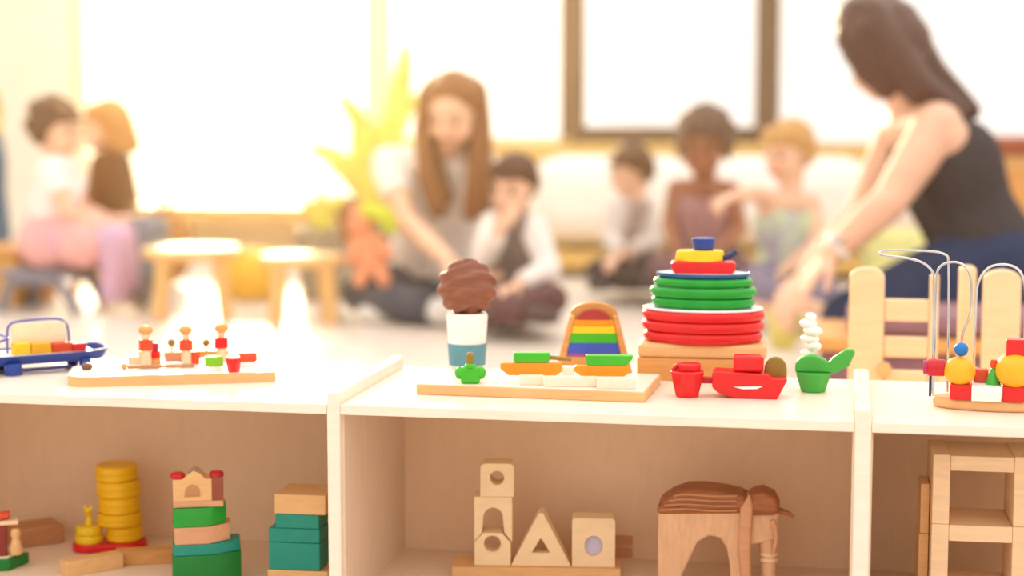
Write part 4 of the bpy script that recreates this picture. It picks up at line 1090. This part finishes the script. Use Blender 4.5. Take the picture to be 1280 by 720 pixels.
# child in the mauve tank top
Y = 5.95
J = dict(head=P3(880, 182, Y), shL=P3(846, 236, Y), shR=P3(914, 238, Y), elL=P3(836, 282, Y - .04), elR=P3(926, 286, Y - .06), wrL=P3(848, 318, Y - .2), wrR=P3(898, 312, Y - .22),
         haL=P3(858, 332, Y - .26), haR=P3(884, 318, Y - .28), hipL=P3(862, 332, Y), hipR=P3(898, 332, Y), knL=P3(826, 340, Y - .22), knR=P3(930, 342, Y - .22),
         anL=P3(900, 356, Y - .3), anR=P3(862, 358, Y - .28), toL=P3(930, 362, Y - .32), toR=P3(834, 364, Y - .3))
person('child with brown skin and dark brown hair in a mauve sleeveless top', J, .68, M['skin_c'], .222, (-.1, -1, -.25), hair='curly', hairm=M['hair_dark'],
       top='tank_top', topm=cloth('mauve_cotton', (172, 128, 128)), legm=cloth('plum_trousers', (120, 90, 96)))

# blond child reaching out
Y = 5.55
J = dict(head=P3(984, 190, Y), shL=P3(958, 252, Y - .04), shR=P3(1014, 254, Y + .04), elL=P3(948, 242, Y - .14), elR=P3(1020, 306, Y - .02), wrL=P3(920, 244, Y - .26), wrR=P3(972, 346, Y - .12),
         haL=P3(898, 252, Y - .30), haR=P3(950, 360, Y - .16), hipL=P3(966, 350, Y), hipR=P3(1006, 352, Y + .04), knL=P3(934, 360, Y - .24), knR=P3(1030, 366, Y - .18),
         anL=P3(1000, 380, Y - .3), anR=P3(962, 382, Y - .28), toL=P3(1030, 386, Y - .32), toR=P3(930, 388, Y - .3))
pt = mat('patterned_cotton', (176, 196, 150), .85, 'fabric', .2, .0, 18)
nt = pt.node_tree; rp = [n for n in nt.nodes if n.type == 'VALTORGB'][0]
rp.color_ramp.elements[0].color = srgb((168, 150, 172)); rp.color_ramp.elements[1].color = srgb((206, 220, 140)); e = rp.color_ramp.elements.new(.5); e.color = srgb((188, 196, 190))
person('blond child in a patterned green and grey sleeveless top stretching out one arm', J, .66, M['skin_a'], .19, (-.7, -.8, -.3), hair='short', hairm=M['hair_blond'],
       top='tank_top', topm=pt, legm=cloth('slate_shorts', (140, 130, 150)), leglen=.5, curl=(.9, .4))

# dark-haired woman kneeling
Y = 4.5
J = dict(head=P3(1104, 66, Y), shL=P3(1128, 158, Y + .16), shR=P3(1172, 158, Y - .13), elL=P3(1080, 262, Y + .18), elR=P3(1112, 252, Y - .2), wrL=P3(1010, 344, Y + .0), wrR=P3(1040, 316, Y - .2),
         haL=P3(985, 378, Y - .04), haR=P3(1000, 362, Y - .22), hipL=P3(1238, 330, Y + .11), hipR=P3(1244, 332, Y - .09), knL=P3(1078, 394, Y + .16), knR=P3(1066, 402, Y - .16),
         anL=P3(1236, 420, Y + .14), anR=P3(1240, 424, Y - .12), toL=P3(1282, 428, Y + .14), toR=P3(1290, 432, Y - .12))
st = []
S_([(1090, 24, Y), (1122, 36, Y), (1160, 90, Y), (1212, 138, Y + .02)], .08, .028)
S_([(1080, 30, Y - .06), (1116, 70, Y - .08), (1150, 110, Y - .1), (1196, 140, Y - .06)], .075, .03)
S_([(1080, 30, Y + .06), (1120, 70, Y + .08), (1160, 105, Y + .1), (1200, 130, Y + .06)], .075, .03)
S_([(1072, 45, Y - .09), (1086, 85, Y - .1), (1106, 112, Y - .1)], .055, .025)
def watch(pb, org, Hd):
    d = (J['elR'] - J['wrR']).normalized(); c = J['wrR'] + d * .02 - org
    b = MB(); a0 = d.cross(V((0, 0, 1))).normalized(); b0 = d.cross(a0)
    n = 28; rows = []
    pts = [c + (a0 * cos(2 * pi * i / n) + b0 * sin(2 * pi * i / n)) * .032 for i in range(n + 1)]
    b.tube(pts, .008); w = b.build('wristwatch', M['white'], pb)
    MB().cyl(0, 0, 0, .012, .019, bev=.003).build('watch_face', M['chrome'], w).location = c + V((0, -.026, .016))
person('woman with long dark hair in a charcoal sleeveless top, kneeling and reaching down', J, 1.0, M['skin_a'], .23, (-.72, .56, -.5), hair='short', hairm=M['hair_dark'], strands=st,
       top='tank_top', topm=cloth('charcoal_cotton', (74, 66, 66)), legm=cloth('dark_denim', (54, 64, 92)), bulk=1.2, curl=(.5, .35), extra=watch, shoe=M['black'])
ZEN = (.75, 1.45); GOLD = (.965, .999); GLOW = 2.2; GOLDC = (1, .87, .58, 1)
# ------------------------------------------------------------------ daylight and camera
W = bpy.data.worlds.new('daylight'); SC.world = W; W.use_nodes = True
nt = W.node_tree; bg = nt.nodes['Background']
tc = nt.nodes.new('ShaderNodeTexCoord')
def node(t, **kw):
    n = nt.nodes.new(t)
    for k_, v_ in kw.items(): setattr(n, k_, v_)
    return n
def rng(src, a0, a1, b0, b1):
    n = node('ShaderNodeMapRange', interpolation_type='SMOOTHSTEP')
    for k_, v_ in zip(('From Min', 'From Max', 'To Min', 'To Max'), (a0, a1, b0, b1)): n.inputs[k_].default_value = v_
    nt.links.new(src, n.inputs['Value']); return n.outputs[0]
def dot(v):
    n = node('ShaderNodeVectorMath', operation='DOT_PRODUCT'); n.inputs[1].default_value = V(v).normalized()
    nt.links.new(tc.outputs['Generated'], n.inputs[0]); return n.outputs['Value']
def mul(a_, b_):
    n = node('ShaderNodeMath', operation='MULTIPLY'); nt.links.new(a_, n.inputs[0]); nt.links.new(b_, n.inputs[1]); return n.outputs[0]
bright = rng(dot((-.25, .95, .18)), .2, .98, WORLD_LOW, WORLD_HIGH)      # brighter outdoors, beyond the windows
zen = rng(dot((0, 0, 1)), 0, .75, ZEN[0], ZEN[1])                         # brighter overhead than at the horizon
glow = rng(dot((-.40, .91, .04)), .95, .999, 1.0, GLOW)
nt.links.new(mul(mul(bright, zen), glow), bg.inputs['Strength'])
rp = node('ShaderNodeValToRGB')                                           # low golden sunlight around the sun
rp.color_ramp.elements[0].position = GOLD[0]; rp.color_ramp.elements[0].color = (1, .93, .86, 1)
rp.color_ramp.elements[1].position = GOLD[1]; rp.color_ramp.elements[1].color = GOLDC
nt.links.new(dot((-.40, .91, .04)), rp.inputs[0]); nt.links.new(rp.outputs[0], bg.inputs['Color'])

sun = bpy.data.lights.new('sun', 'SUN'); sun.energy = SUN; sun.angle = R(14); sun.color = (1, .80, .50)
so = bpy.data.objects.new('sun', sun); COL.objects.link(so)
so.rotation_euler = V((.37, -.91, -.155)).to_track_quat('-Z', 'Y').to_euler()

if VEIL:  # added scatter volume, imitates veiling glare of the lens
    hm = bpy.data.materials.new('lens_veil_scatter'); hm.use_nodes = True
    nt = hm.node_tree; nt.nodes.remove(nt.nodes['Principled BSDF'])
    vs = nt.nodes.new('ShaderNodeVolumeScatter'); vs.inputs['Density'].default_value = VEIL
    vs.inputs['Anisotropy'].default_value = .84; vs.inputs['Color'].default_value = (1, .72, .40, 1)
    nt.links.new(vs.outputs[0], nt.nodes['Material Output'].inputs['Volume'])
    h = MB().box(-5.8, 3.5, 2.95, WY - .02, .002, 2.6).build('veil_volume', hm)
    tag(h, 'added warm scatter volume imitating lens veil over the back of the room', 'veil_volume', kind='stuff')

cd = bpy.data.cameras.new('camera'); cd.sensor_width = 36; cd.lens = F / 1280 * 36
cd.dof.use_dof = True; cd.dof.focus_distance = 2.10; cd.dof.aperture_fstop = cd.lens / 1000 / APERTURE
cd.clip_start = .05; cd.clip_end = 200
cam = bpy.data.objects.new('camera', cd); COL.objects.link(cam)
cam.location = EYE
cam.rotation_euler = Matrix((RIGHT, UP, -FWD)).transposed().to_euler()
SC.camera = cam
vsn = SC.view_settings
SC.display_settings.display_device = 'sRGB'
vsn.view_transform = 'Standard'; vsn.look = 'None'; vsn.gamma = 1; vsn.exposure = EXPOSURE; vsn.use_curve_mapping = False
SC.cycles.use_denoising = True
SC.cycles.max_bounces = 8; SC.cycles.diffuse_bounces = 4; SC.cycles.transparent_max_bounces = 8; SC.cycles.volume_bounces = 0
SC.cycles.sample_clamp_indirect = 6
